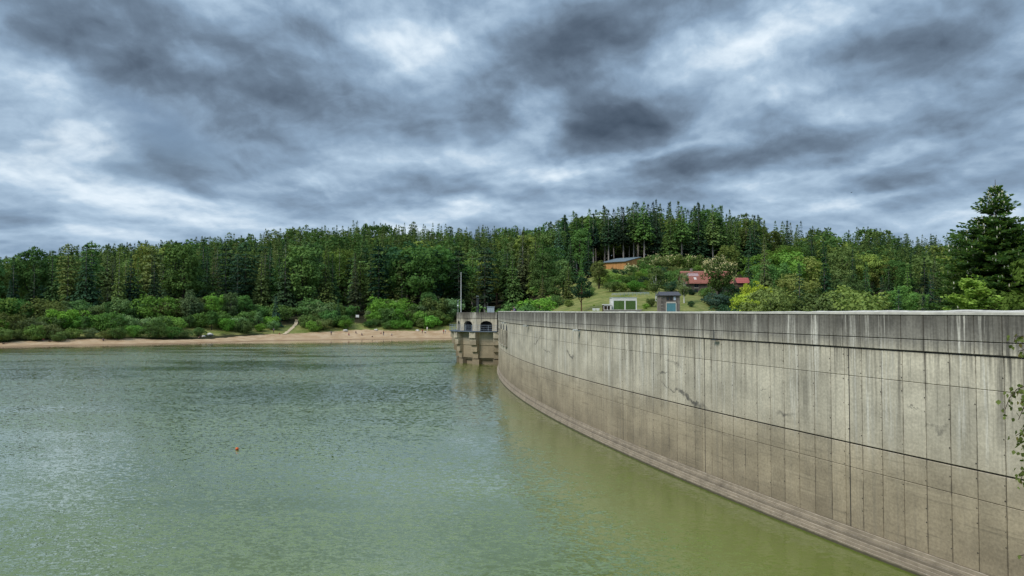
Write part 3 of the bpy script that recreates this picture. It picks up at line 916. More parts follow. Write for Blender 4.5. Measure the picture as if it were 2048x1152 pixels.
# on top of the tower
p = at(922, 146); t = thing('flagpole', 'tall thin white flagpole on the tower roof', 'flagpole', (p.x, p.y, 9.34))
MB().lathe([(0.16, 0), (0.16, 0.05), (0.07, 0.06), (0.04, 8.0)], 10).build('pole', M['white'], t)
MB().lathe([(0.02, 8.0), (0.09, 8.04), (0.09, 8.10), (0.02, 8.16)], 8).build('finial', M['white'], t)
p = at(916, 146); t = thing('instrument_mast', 'short thin mast with a small white instrument, left of the flagpole', 'mast', (p.x, p.y, 9.34))
MB().tube([(0, 0, 0), (0, 0, 2.75)], 0.035, 6).build('pole', M['zinc'], t)
MB().lathe([(0.05, 1.55), (0.14, 1.6), (0.14, 1.78), (0.05, 1.84)], 8).build('sensor', M['white'], t)
MB().box(-0.16, 0.16, -0.02, 0.02, 2.68, 2.73).build('cross_arm', M['zinc'], t)
p = at(953.2, 150); t = thing('lamp_post', 'dark street lamp post with a short pale head, right of the flagpole', 'street lamp', (p.x, p.y, 9.34))
MB().lathe([(0.12, 0), (0.12, 0.5), (0.065, 0.55), (0.05, 3.6)], 8).build('pole', M['dark_metal'], t)
MB().box(-0.08, 0.42, -0.10, 0.10, 3.58, 3.68).build('lamp_head', M['zinc'], t)
p = at(956.2, 151); t = thing('sign_post', 'thicker dark post close beside the street lamp on the tower', 'post', (p.x, p.y, 9.34))
MB().lathe([(0.16, 0), (0.16, 3.2), (0.10, 3.28)], 8).build('pole', M['dark_metal'], t)
MB().lathe([(0.20, 0), (0.20, 0.2), (0.16, 0.22)], 8).build('base', M['dark_metal'], t)
p = at(981.5, 150); t = thing('control_cabinet', 'grey sheet metal cabinet with overhanging lid on the tower roof', 'cabinet', (p.x, p.y, 9.1))
MB().box(-0.70, 0.70, -0.4, 0.4, 0, 1.65).build('body', M['zinc'], t)
MB().box(-0.79, 0.79, -0.48, 0.48, 1.66, 1.78).build('lid', M['zinc'], t)
MB().box(-0.01, 0.01, -0.412, -0.405, 0.1, 1.6).build('door_seam', M['dark_metal'], t)

# ------------------------------------------------------------------ trees: shared meshes, one object with trunk and crown for every tree
def kites(P, D, S, L, W, sag):
    """Folded leaf sprays: base P, direction D, side S (unit rows), length L, width W, side droop sag."""
    L = np.asarray(L)[:, None]; W = np.asarray(W)[:, None]; sag = np.asarray(sag)[:, None]
    up = np.array([[0, 0, 1.0]])
    mid = P + D * L * 0.52 - up * sag
    V = np.stack([P, mid + S * W * 0.5, P + D * L, mid - S * W * 0.5], 1)
    return V.reshape(-1, 3)


def unit(v):
    return v / np.maximum(np.linalg.norm(v, axis=1, keepdims=True), 1e-6)


def conifer_crown(seed, h=1.0, r=0.16, base=0.12, whorls=30, per=8, style='spruce', spray=0.05, dens=1.0):
    """Unit-height conifer crown (multiply by the tree's height)."""
    g = np.random.default_rng(seed); out = []
    lop = g.uniform(0, 6.28)
    for i in range(whorls):
        t = 1 - (1 - (i + g.uniform(0.1, 0.9)) / whorls) ** (1.45 if style != 'nest' else 1.1)
        z = base + (h - base) * t
        if style == 'nest':
            rad = r * min(1, 0.55 + 0.5 * math.sin(t * 2.6)) * (1 if t < 0.80 else 1 - (t - 0.80) * 3.4)
        elif style == 'bare':
            rad = r * (0.55 + 0.75 * min(t * 4, 1)) * (1 - t) ** 0.95
        else:
            rad = r * (1 - t) ** 1.02 * min(1.0, 0.55 + t * 4)
        rad *= g.uniform(0.70, 1.18)
        nb = max(3, int(per * (0.45 + 0.75 * (1 - t))))
        a0 = g.uniform(0, 6.28)
        for b in range(nb):
            a = a0 + b * 6.283 / nb + g.uniform(-0.3, 0.3)
            rr = rad * g.uniform(0.68, 1.15) * (1 + 0.12 * math.cos(a - lop)) + 0.006
            d = np.array([math.cos(a), math.sin(a), 0.0]); s = np.array([-d[1], d[0], 0.0])
            droop = g.uniform(0.22, 0.52) if style != 'nest' else g.uniform(-0.05, 0.25)
            if t > 0.85: droop -= 0.5
            ns = max(3, int(rr / spray * 2.1 * dens))
            f = (np.arange(ns) + g.uniform(0.2, 0.9, ns)) / ns
            f = np.clip(f, 0.06, 1.0)
            P = d[None] * (rr * f * 0.86)[:, None] + np.array([[0, 0, z]]) - np.array([[0, 0, 1.0]]) * (droop * rr * f ** 1.4)[:, None]
            side = g.uniform(-1, 1, ns)[:, None] * s[None]
            D = unit(d[None] * g.uniform(0.5, 1.0, (ns, 1)) + side * 0.9 + np.c_[np.zeros((ns, 2)), -0.85 * f + g.uniform(-0.15, 0.25, ns)])
            S = unit(np.cross(D, np.array([[0, 0, 1.0]]) + g.normal(0, 0.35, (ns, 3))))
            P = P + side * (rr * 0.16)
            L = spray * g.uniform(0.8, 1.6, ns) * ((0.42 + 0.85 * (1 - t)) if style != 'nest' else 0.9); W = L * g.uniform(0.5, 0.85, ns)
            out.append(kites(P, D, S, L, W, L * g.uniform(0.05, 0.35, ns)))
    lead = np.array([[0, 0, h * 0.94]]); k = 8
    D = unit(np.c_[g.normal(0, 0.12, (k, 2)), np.ones(k)]); S = unit(np.cross(D, g.normal(0, 1, (k, 3))))
    out.append(kites(np.repeat(lead, k, 0), D, S, np.full(k, 0.085), np.full(k, 0.007), np.zeros(k)))
    return np.concatenate(out)


def clump_crown(seed, rx=0.36, rz=0.36, zc=0.62, clumps=46, leaves=46, size=0.052, inner=0.45, droop=0.0, flat=0.75, cr=(0.085, 0.15)):
    """Broadleaf crown for a tree of unit height: leaf sprays on the skins of many clumps."""
    g = np.random.default_rng(seed); out = []
    for c in range(clumps):
        v = unit(g.normal(0, 1, (1, 3)))[0]
        v[2] = v[2] * 0.9 + 0.12
        u = g.uniform(inner, 1.0) ** 0.6
        lobes = 1 + 0.22 * math.sin(3 * math.atan2(v[1], v[0]) + seed) + 0.14 * math.sin(5 * v[2] + seed)
        cpos = np.array([v[0] * rx * u * lobes, v[1] * rx * u * lobes, zc + v[2] * rz * u])
        r_ = g.uniform(*cr)
        n = int(leaves * g.uniform(0.6, 1.2))
        N = unit(g.normal(0, 1, (n, 3)) + np.array([[0, 0, 0.35]]) + v[None] * 0.5)
        P = cpos[None] + N * np.array([[1, 1, flat]]) * (r_ * g.uniform(0.55, 1.08, (n, 1)))
        if droop:
            P[:, 2] -= droop * g.uniform(0, 1, n) ** 2 * r_ * 3
        D = unit(np.cross(N, g.normal(0, 1, (n, 3))) + N * 0.35 + np.array([[0, 0, -0.25 - droop]]))
        S = unit(np.cross(D, N + g.normal(0, 0.3, (n, 3))))
        L = size * g.uniform(0.6, 1.35, n); W = L * g.uniform(0.55, 0.95, n)
        out.append(kites(P, D, S, L, W, L * g.uniform(-0.05, 0.25, n)))
    return np.concatenate(out)


def conifer_trunk(seed, rb=0.0125):
    g = random.Random(seed)
    mb = MB(); bend = g.uniform(-0.006, 0.006)
    mb.tube([(0, 0, -0.06), (0, 0, 0.0), (bend, 0, 0.35), (bend * .5, bend, 0.7), (0, 0, 0.97)], [rb * 1.5, rb * 1.15, rb * .8, rb * .45, rb * .1], 6)
    for _ in range(7):   # dead stubs
        z = g.uniform(0.10, 0.45); a = g.uniform(0, 6.28); l = g.uniform(0.02, 0.05)
        mb.tube([(0, 0, z), (math.cos(a) * l, math.sin(a) * l, z + g.uniform(-.01, .012))], [0.0022, 0.0008], 4, cap=False)
    return mb.mesh('trunk', M['bark'])


def broad_trunk(seed, rb=0.024, zc=0.6, rx=0.34, limbs=6):
    g = random.Random(seed); mb = MB()
    mb.tube([(0, 0, -0.08), (0, 0, 0), (g.uniform(-.02, .02), g.uniform(-.02, .02), zc * .5), (0, 0, zc), (0.01, 0, zc + 0.24)], [rb * 1.5, rb, rb * .75, rb * .5, rb * .1], 7)
    for k in range(limbs):
        a = k * 6.283 / limbs + g.uniform(-.4, .4); z = g.uniform(0.22, 0.5); l = rx * g.uniform(.6, .9)
        mb.tube([(0, 0, z), (math.cos(a) * l * .5, math.sin(a) * l * .5, z + .10), (math.cos(a) * l, math.sin(a) * l, z + .26)], [rb * .5, rb * .3, rb * .08], 5, cap=False)
    return mb.mesh('trunk', M['bark'])


def crown(V, name='crown', mat='foliage'):
    return quads_mesh(name, V, M[mat])


PROTO = {
    'spruce': [(conifer_trunk(k), crown(conifer_crown(k, r=0.165 + 0.03 * (k % 3), base=0.06 + 0.03 * (k % 2), whorls=27, per=13, spray=0.031, dens=1.25))) for k in range(6)],
    'fir': [(conifer_trunk(20 + k), crown(conifer_crown(20 + k, r=0.135, base=0.20, whorls=20, per=12, style='nest', spray=0.032, dens=1.2))) for k in range(3)],
    'bare': [(conifer_trunk(30 + k, 0.0105), crown(conifer_crown(30 + k, r=0.165, base=0.40, whorls=21, per=11, style='bare', spray=0.031, dens=1.2))) for k in range(4)],
    'young': [(conifer_trunk(40 + k), crown(conifer_crown(40 + k, r=0.27, base=0.03, whorls=26, per=10, spray=0.06))) for k in range(3)],
    'broad': [(broad_trunk(50 + k), crown(clump_crown(50 + k, rx=0.34 + 0.03 * (k % 2), rz=0.37, zc=0.60, clumps=90, leaves=62, size=0.034, cr=(0.065, 0.12)))) for k in range(5)],
    'tall': [(broad_trunk(60 + k, rx=0.2), crown(clump_crown(60 + k, rx=0.21, rz=0.42, zc=0.56, clumps=70, leaves=56, size=0.032, cr=(0.055, 0.095)))) for k in range(3)],
    'willow': [(broad_trunk(70 + k, rx=0.2), crown(clump_crown(70 + k, rx=0.22, rz=0.38, zc=0.60, clumps=54, leaves=50, size=0.05, droop=0.6, cr=(0.07, 0.12)))) for k in range(2)],
    'pine': [(broad_trunk(80, 0.02, 0.75, 0.26, 8), crown(clump_crown(80, rx=0.30, rz=0.33, zc=0.66, clumps=30, leaves=44, size=0.048, flat=0.4, cr=(0.08, 0.13))))],
    'shrub': [(broad_trunk(90 + k, 0.03, 0.4, 0.45, 6), crown(clump_crown(90 + k, rx=0.62, rz=0.46, zc=0.46, clumps=46, leaves=60, size=0.075, inner=0.3, cr=(0.14, 0.26)))) for k in range(5)],
}
TINT = {
    'olive': (0.094, 0.138, 0.042), 'dark green': (0.034, 0.068, 0.032), 'green': (0.066, 0.122, 0.036), 'bluish green': (0.046, 0.092, 0.060),
    'brownish': (0.098, 0.122, 0.048), 'yellow-green': (0.145, 0.190, 0.045), 'bright green': (0.105, 0.205, 0.036), 'grey-green': (0.125, 0.182, 0.074), 'blackish green': (0.020, 0.042, 0.024),
    'lime': (0.320, 0.420, 0.050),
}
BARK = {'grey': (0.17, 0.155, 0.14), 'pale': (0.34, 0.31, 0.28), 'dark': (0.05, 0.04, 0.032), 'white': (0.62, 0.60, 0.56), 'red': (0.15, 0.085, 0.05)}
NAME = {'spruce': 'spruce_tree', 'fir': 'fir_tree', 'bare': 'spruce_tree', 'young': 'young_spruce', 'broad': 'broadleaf_tree', 'tall': 'broadleaf_tree', 'willow': 'willow_tree', 'pine': 'pine_tree', 'shrub': 'shrub'}
CAT = {'spruce': 'tree', 'fir': 'tree', 'bare': 'tree', 'young': 'tree', 'broad': 'tree', 'tall': 'tree', 'willow': 'tree', 'pine': 'tree', 'shrub': 'shrub'}


def plant(kind, X, Y, h, tint, label, group=None, bark='grey', wide=1.0, z=None, k=None, name=None, jit=0.12):
    tr, cr = PROTO[kind][rng.randrange(len(PROTO[kind])) if k is None else k]
    t = thing(name or NAME[kind], label, CAT[kind], (X, Y, (gz(X, Y) if z is None else z) - 0.1), rng.uniform(0, 6.28), group)
    t.scale = (h * wide * rng.uniform(.94, 1.06), h * wide * rng.uniform(.94, 1.06), h)
    a = link('trunk', tr, t); a.color = (*BARK[bark], 1)
    c = link('crown', cr, t); j = lambda v: v * rng.uniform(1 - jit, 1 + jit)
    b = rng.uniform(0.85, 1.85)
    c.color = (j(TINT[tint][0]) * b, j(TINT[tint][1]) * b, j(TINT[tint][2]) * b, 1)
    return t


ORD = ['leftmost', 'second from left', 'third from left', 'fourth from left', 'fifth from left', 'sixth from left', 'seventh from left', 'eighth from left', 'ninth from left', 'tenth from left', 'eleventh from left', 'twelfth from left', 'thirteenth from left', 'fourteenth from left']


def plant_rows(rows, strips, kinds, group):
    """rows: (row name, distance function px -> Y, px0, px1, spacing in metres, height range). strips: (px0, px1, place). Labels count along each row within each strip."""
    for rname, Yf, p0, p1, gap_, (h0, h1) in rows:
        px = p0; spots = []
        while px < p1:
            Y = Yf(px) + rng.uniform(-3.0, 3.0)
            if not ('beach' in group and (702 < px < 728 or 566 < px < 598 or (rname == 'lowest row' and 404 < px < 432))):
                spots.append((px, Y))
            px += gap_ * rng.uniform(0.62, 1.38) * F / Y
        for s0, s1, place in strips:
            mine = [q_ for q_ in spots if s0 <= q_[0] < s1]
            for i, (px, Y) in enumerate(mine):
                kd, tint, word, bark = kinds(px, rname)
                h = rng.uniform(h0, h1) * (1.22 if 'valley' in group and kd == 'spruce' else 1.0) * float(np.interp(px, [-80, 60, 400], [0.70, 0.78, 1.0]) if 'forest' in group else 1.0)
                plant(kd, (px - PX0) / F * Y, Y, h, tint, f'{tint} {word}, {ORD[min(i, 13)]} in {rname} {place}', group, bark, wide=rng.uniform(0.95, 1.3))


shore = lambda px: float(np.interp(px, SHORE_PX, SHORE_Y))


def forest_kind(px, rname):
    u = rng.random()
    if 790 < px < 960 and u < 0.55 and rname in ('front row', 'second row'):
        return ('broad', rng.choice(['green', 'green', 'dark green']), 'broadleaf tree', 'dark')
    if u < 0.62: return ('spruce', rng.choice(['olive', 'olive', 'dark green', 'green', 'brownish', 'bluish green', 'dark green']), 'spruce', rng.choice(['grey', 'grey', 'pale']))
    if u < 0.80: return ('fir', rng.choice(['dark green', 'blackish green', 'olive', 'green']), 'flat-topped fir', rng.choice(['grey', 'pale']))
    if u < 0.86: return ('bare', rng.choice(['olive', 'green', 'dark green']), 'bare spruce', 'pale')
    return ('tall', rng.choice(['green', 'yellow-green', 'olive']), 'slender tree', 'dark')


LEFT = [(-80, 130, 'at the left shore end'), (130, 260, 'above the left beach'), (260, 390, 'left of the shore willow'), (390, 520, 'above the round shore tree'),
        (520, 650, 'above the beach footpath'), (650, 780, 'above the white sign board'), (780, 915, 'left of the flagpole'), (915, 1010, 'between flagpole and dam'), (1010, 1130, 'behind the dam curve')]
plant_rows([('front row', lambda p: shore(p) + 50, -80, 1130, 10.0, (23, 31)), ('second row', lambda p: shore(p) + 60, -80, 1130, 9.5, (24, 31)),
            ('third row', lambda p: shore(p) + 71, -80, 1130, 9.0, (22, 29)), ('fourth row', lambda p: shore(p) + 83, -80, 1130, 8.6, (21, 29)),
            ('fifth row', lambda p: shore(p) + 96, -80, 1130, 8.6, (20, 28)), ('sixth row', lambda p: shore(p) + 110, -80, 1130, 9.0, (19, 27))], LEFT, forest_kind, 'trees in the forest behind the lake')


def hill_kind(px, rname):
    u = rng.random()
    if px < 1320:
        return ('bare', rng.choice(['dark green', 'dark green', 'green', 'blackish green']), 'bare spruce', 'pale') if u < 0.85 else ('spruce', 'dark green', 'spruce', 'grey')
    if u < 0.72: return ('spruce', rng.choice(['dark green', 'olive', 'green', 'dark green']), 'spruce', 'grey')
    if u < 0.94: return ('bare', rng.choice(['green', 'olive']), 'bare spruce', 'pale')
    return ('tall', rng.choice(['yellow-green', 'green']), 'slender tree', 'dark')


HILL = [(1130, 1200, 'left of the timber barn'), (1200, 1290, 'behind the timber barn'), (1290, 1365, 'right of the timber barn'), (1365, 1440, 'above the red-roofed house'), (1440, 1530, 'above the small red hut')]
plant_rows([('front row', lambda p: 350, 1130, 1530, 5.8, (25, 30)), ('second row', lambda p: 362, 1130, 1530, 6.2, (25, 30)), ('third row', lambda p: 375, 1130, 1530, 6.8, (24, 30)), ('fourth row', lambda p: 390, 1130, 1530, 7.4, (23, 29))], HILL, hill_kind, 'trees on the hill behind the barn')


def valley_kind(px, rname):
    u = rng.random()
    if rname == 'lowest row': 
        return ('broad', rng.choice(['olive', 'green', 'brownish', 'grey-green']), 'bushy tree', 'dark') if u < 0.6 else ('spruce', rng.choice(['brownish', 'olive', 'dark green']), 'spruce', 'grey')
    if u < (0.60 if rname in ('second row', 'third row', 'fourth row') else 0.35): return ('broad', rng.choice(['yellow-green', 'green', 'olive', 'bright green']), 'broadleaf tree', 'dark')
    return ('spruce', rng.choice(['dark green', 'olive', 'dark green', 'blackish green', 'brownish']), 'spruce', 'grey')


VALL = [(1530, 1640, 'right of the lime-green tree'), (1640, 1760, 'amid the valley wood'), (1760, 1900, 'left of the large fir'), (1900, 2060, 'behind the large fir')]
plant_rows([('lowest row', lambda p: 150, 1545, 2060, 5.6, (15, 21)), ('second row', lambda p: 190, 1540, 2060, 6.6, (18, 24)), ('third row', lambda p: 235, 1530, 2060, 7.4, (17, 22)),
            ('fourth row', lambda p: 285, 1530, 2060, 8.0, (17, 22)), ('fifth row', lambda p: 340, 1530, 2060, 8.6, (16, 22)), ('sixth row', lambda p: 400, 1530, 2060, 9.0, (18, 24))], VALL, valley_kind, 'trees in the valley behind the dam')

# shrubs and small trees along the beach
def shore_kind(px, rname):
    u = rng.random()
    return ('shrub', rng.choice(['green', 'bright green', 'grey-green', 'olive', 'green']), 'shrub', 'dark') if (u < 0.8 or rname == 'lowest row') else ('tall', rng.choice(['grey-green', 'green']), 'slim tree', 'dark')


SH = [(-60, 95, 'at the left beach end'), (95, 215, 'beyond the left sand'), (215, 350, 'left of the shore willow'), (350, 478, 'around the white boulder'), (478, 560, 'around the bluish spruce'), (560, 690, 'right of the footpath'), (690, 800, 'by the white sign board'), (800, 905, 'next to the tower')]
plant_rows([('lowest row', lambda p: shore(p) + float(np.interp(p, [0, 300, 420, 520, 700, 900], [9, 11, 14, 17, 20, 21])), -60, 905, 4.6, (2.6, 5.0)),
            ('middle row', lambda p: shore(p) + float(np.interp(p, [0, 500, 900], [18, 23, 26])), -60, 905, 4.4, (4.4, 7.2)),
            ('upper row', lambda p: shore(p) + 36, -60, 905, 5.0, (5.4, 9.6))], SH, shore_kind, 'shrubs along the beach')


def put(kind, px, Y, top_py, tint, label, bark='grey', wide=1.0, group=None, k=None, name=None, base=None):
    X = (px - PX0) / F * Y; z0 = gz(X, Y) if base is None else base
    h = EYE + (HOR - top_py) / F * Y - z0
    return plant(kind, X, Y, h, tint, label, group, bark, wide, z0, k, name)


put('willow', 382, shore(382) + 30, 580, 'grey-green', 'tall pale weeping willow on the shore, left of the round tree', 'grey', 1.0)
put('broad', 428, shore(428) + 32, 586, 'bright green', 'round bright green tree on the shore between willow and slender tree', 'dark', 1.0)
put('tall', 462, shore(462) + 30, 580, 'grey-green', 'slender grey-green tree just right of the round shore tree', 'grey', 1.0)
put('young', 552, shore(552) + 24, 592, 'bluish green', 'bluish pyramidal spruce standing among the shore shrubs', 'grey', 0.95)
put('young', 676, shore(676) + 24, 598, 'dark green', 'dark pointed young spruce on the shore below the forest', 'grey', 0.85)
put('broad', 790, shore(790) + 38, 598, 'grey-green', 'pale bushy tree on the shore left of the tallest shore tree', 'dark', 1.15)
put('broad', 858, shore(858) + 36, 584, 'green', 'tallest full green tree on the shore beside the tower', 'dark', 1.1)
put('tall', 130, shore(130) + 36, 600, 'grey-green', 'pale slender tree rising above the shrubs on the left shore', 'dark', 1.2)
put('young', 20, shore(20) + 44, 560, 'bluish green', 'broad bluish tree at the left edge of the forest', 'grey', 0.8)
for k_, (px, Y, top, wd, tint, lab) in enumerate([
        (1042, 232, 602, 1.0, 'green', 'low green bush just above the person on the crest'), (1078, 236, 592, 1.2, 'bright green', 'wide bright bush above the dam crest right of the person'),
        (1110, 240, 588, 1.1, 'green', 'tall green bush above the crest, left of the dark pine'), (1138, 226, 598, 1.0, 'yellow-green', 'yellow-green bush directly left of the dark pine'),
        (1012, 240, 600, 1.0, 'green', 'green bush rising behind the metal cabinet'), (1188, 216, 608, 0.9, 'lime', 'low yellow-green bush right of the dark pine'),
        (1292, 203, 606, 1.0, 'bright green', 'rounded bright bush right of the green garage doors'), (1302, 208, 594, 0.8, 'olive', 'olive bush behind the thin pole by the stone hut'),
        (1232, 262, 556, 1.1, 'bright green', 'bright green bush below the barn, left end of the hedge'), (1256, 262, 548, 1.0, 'green', 'green bush below the barn, above the guard rail'),
        (1290, 258, 552, 1.0, 'dark green', 'dark bush right of the small fir below the barn'), (1342, 250, 560, 1.2, 'dark green', 'dark bush between the birch and the red-roofed house'),
        (1384, 241, 576, 0.9, 'dark green', 'dark bush against the left wall of the house'), (1412, 240, 573, 1.0, 'green', 'green bush against the house wall, left of the chestnut trunk'), (1456, 243, 566, 1.0, 'dark green', 'dark bush against the right end of the house'),
        (1382, 206, 601, 0.8, 'dark green', 'small dark bush in the grass right of the teal door'), (1432, 218, 586, 1.4, 'bluish green', 'wide bluish bush below the blossoming chestnut'),
        (1462, 224, 582, 1.0, 'green', 'green bush at the right foot of the chestnut'), (1458, 200, 604, 0.9, 'dark green', 'small dark bush beside the sandy track'),
        (1172, 246, 570, 1.2, 'green', 'green bush on the slope behind the dark pine'), (1200, 276, 552, 1.2, 'olive', 'olive bush low on the slope left of the barn')]):
    put('shrub', px, Y, top, tint, lab, 'dark', wd, 'bushes on the meadow slope')
SLOPE = [(1085, 1150, 'left of the dark pine'), (1150, 1215, 'behind the dark pine'), (1215, 1300, 'below the timber barn'), (1300, 1420, 'left above the red-roofed house')]
plant_rows([('lower edge row', lambda p: 252, 1085, 1150, 5.0, (9, 15)), ('middle edge row', lambda p: 275, 1085, 1185, 5.5, (13, 20)), ('upper edge row', lambda p: 305, 1085, 1200, 6.0, (17, 24)), ('top edge row', lambda p: 332, 1085, 1192, 6.0, (20, 26))],
           SLOPE, lambda px, rn: (('spruce', rng.choice(['olive', 'dark green', 'green', 'brownish']), 'spruce', 'grey') if rng.random() < 0.6 else ('tall', rng.choice(['green', 'olive']), 'slender tree', 'dark')), 'trees at the meadow edge')
plant_rows([('lower hedge', lambda p: 250, 1226, 1300, 4.5, (3.0, 5.0)), ('middle hedge', lambda p: 268, 1222, 1400, 4.8, (3.2, 6.0)), ('upper hedge', lambda p: 290, 1236, 1412, 5.2, (2.4, 5.0)), ('top hedge', lambda p: 308, 1262, 1420, 5.0, (2.2, 4.2))],
           SLOPE, lambda px, rn: ('shrub', rng.choice(['green', 'dark green', 'olive', 'bright green', 'yellow-green']), 'bush', 'dark'), 'bushes on the meadow slope')
put('pine', 1163, 208, 550, 'blackish green', 'dark open pine standing left of the white garage', 'red', 1.0)
put('tall', 1198, 262, 520, 'olive', 'olive tree with dark trunk below the barn', 'dark', 1.4)
put('young', 1268, 250, 540, 'green', 'small green fir below the barn between bushes', 'grey', 0.9)
put('tall', 1312, 222, 532, 'olive', 'drooping olive birch behind the stone hut', 'white', 1.05)
put('tall', 1368, 216, 540, 'grey-green', 'thin birch with white trunk right of the teal door', 'white', 0.8)
put('spruce', 1340, 325, 500, 'dark green', 'dark spruce standing alone in front of the hill forest', 'grey', 1.3)
put('tall', 1457, 300, 488, 'yellow-green', 'pale conical tree rising behind the blossoming chestnut', 'dark', 1.15)
put('broad', 1515, 206, 562, 'lime', 'round lime-green tree below the small red hut', 'dark', 0.85)
put('broad', 1492, 200, 588, 'lime', 'smaller lime-green tree left of the round lime-green tree', 'dark', 1.1)
put('spruce', 1498, 272, 500, 'dark green', 'dark spruce behind the small red-roofed hut', 'grey', 1.2)
put('broad', 1540, 262, 520, 'green', 'full green tree to the upper right of the red hut', 'dark', 1.1)


def blossoming(px, Y, top, tint, label, wide=1.0, n=240, name='chestnut_tree', kind='broad'):
    t = put(kind, px, Y, top, tint, label, 'dark', wide, name=name)
    cr = [c for c in t.children if c.name.startswith('crown')][0]
    co = np.empty(len(cr.data.vertices) * 3, dtype=np.float32); cr.data.vertices.foreach_get('co', co); co = co.reshape(-1, 3)
    rr = np.hypot(co[:, 0], co[:, 1]) + np.maximum(co[:, 2] - 0.5, 0)
    pick = nr.choice(np.where(rr > np.quantile(rr, 0.55))[0], n, replace=False)
    P = co[pick] * 1.02
    D = unit(nr.normal(0, 0.6, (n, 3)) + np.array([[0, 0, 0.9]])); S = unit(np.cross(D, nr.normal(0, 1, (n, 3))))
    hgt = t.scale[2]
    V = kites(P, D, S, nr.uniform(0.45, 0.8, n) / hgt, nr.uniform(0.28, 0.45, n) / hgt, np.zeros(n))
    link('blossom', quads_mesh('blossom', V, M['blossom']), t)
    return t


blossoming(1438, 232, 514, 'green', 'big sweet chestnut covered in cream blossom beside the red-roofed house', 0.86, 620)
for px, Y, top, lab in ((1262, 300, 529, 'cream-flowering bush right below the timber barn'), (1302, 318, 507, 'cream-flowering bush at the right end of the barn'), (1322, 312, 514, 'cream-flowering bush in the middle of the flowering row'),
                        (1348, 320, 506, 'low cream-flowering bush under the lone dark spruce'), (1376, 322, 508, 'cream-flowering bush above the roof of the house'), (1398, 318, 510, 'cream-flowering bush right above the solar panel')):
    blossoming(px, Y, top, 'olive', lab, 1.0, 110, 'flowering_bush', 'shrub')

# far wooded slopes: too many and too small to pick apart
FARC = [conifer_crown(200 + k, r=0.160, base=0.16, whorls=17, per=9, spray=0.044) for k in range(5)] + [conifer_crown(210 + k, r=0.11, base=0.45, whorls=14, per=6, style='nest', spray=0.05) for k in range(1)]
FARB = [clump_crown(220 + k, rx=0.30, rz=0.32, zc=0.62, clumps=24, leaves=14, size=0.085) for k in range(3)]
Vs, Ts = [], []


def far_trees(p0, p1, y0f, y1f, gap0, gap1, broad, hr=(15, 27)):
    Y = None
    y_lo, y_hi = min(y0f(p) for p in (p0, p1)), max(y1f(p) for p in (p0, p1))
    Y = y_lo; total = 0
    while Y < y_hi:
        gap_ = gap0 + (gap1 - gap0) * (Y - y_lo) / max(y_hi - y_lo, 1)
        px = p0
        while px < p1:
            yy = Y + nr.uniform(-0.45, 0.45) * gap_
            if y0f(px) <= yy <= y1f(px):
                X = (px - PX0) / F * yy
                h = nr.uniform(*hr)
                isb = nr.random() < broad
                V0 = FARB[nr.integers(len(FARB))] if isb else FARC[nr.integers(len(FARC))]
                a = nr.uniform(0, 6.28); ca, sa = math.cos(a), math.sin(a)
                wd = nr.uniform(0.95, 1.3)
                V = np.c_[(V0[:, 0] * ca - V0[:, 1] * sa) * h * wd + X, (V0[:, 0] * sa + V0[:, 1] * ca) * h * wd + yy, V0[:, 2] * h + gz(X, yy) - 0.3]
                pal = ['green', 'yellow-green', 'olive', 'green'] if isb else ['olive', 'olive', 'dark green', 'green', 'brownish', 'olive', 'green']
                c = np.array(TINT[pal[nr.integers(len(pal))]]) * nr.uniform(0.85, 1.50)
                Vs.append(V); Ts.append(np.repeat(c[None], len(V), 0)); total += 1
            px += gap_ * nr.uniform(0.6, 1.4) * F / Y
        Y += gap_ * 0.9
    return total


cnt = far_trees(-110, 1130, lambda p: shore(p) + 122, lambda p: shore(p) + 470, 8.2, 11.5, 0.10)
cnt += far_trees(1130, 1440, lambda p: 377, lambda p: 402, 3.0, 3.6, 0.5, (7, 12))
cnt += far_trees(1100, 1530, lambda p: 384, lambda p: 440, 5.0, 9, 0.15, (12, 20))
cnt += far_trees(1130, 1530, lambda p: 398, lambda p: 520, 8.5, 11, 0.06, (19, 28))
cnt += far_trees(1530, 2080, lambda p: 412, lambda p: 560 + max(0, p - 1600) * 0.75, 9.5, 13, 0.12)
fo = link('distant_forest', quads_mesh('distant_forest', np.concatenate(Vs), M['foliage_far'], np.concatenate(Ts)))
tag(fo, 'mass of small conifers covering the far wooded slopes', 'forest', kind='stuff')
print('far trees', cnt, 'quads', sum(len(v) for v in Vs) // 4)

# ------------------------------------------------------------------ buildings on the slope beyond the dam
def gable(mb, x0, x1, y0, y1, ze, zr):
    """Roof prism with its ridge along x; eaves at ze."""
    ym = (y0 + y1) / 2
    mb.add([(x0, y0, ze), (x1, y0, ze), (x1, ym, zr), (x0, ym, zr), (x0, y1, ze), (x1, y1, ze)], [(0, 1, 2, 3), (3, 2, 5, 4), (0, 3, 4), (1, 5, 2), (0, 4, 5, 1)])
    return mb


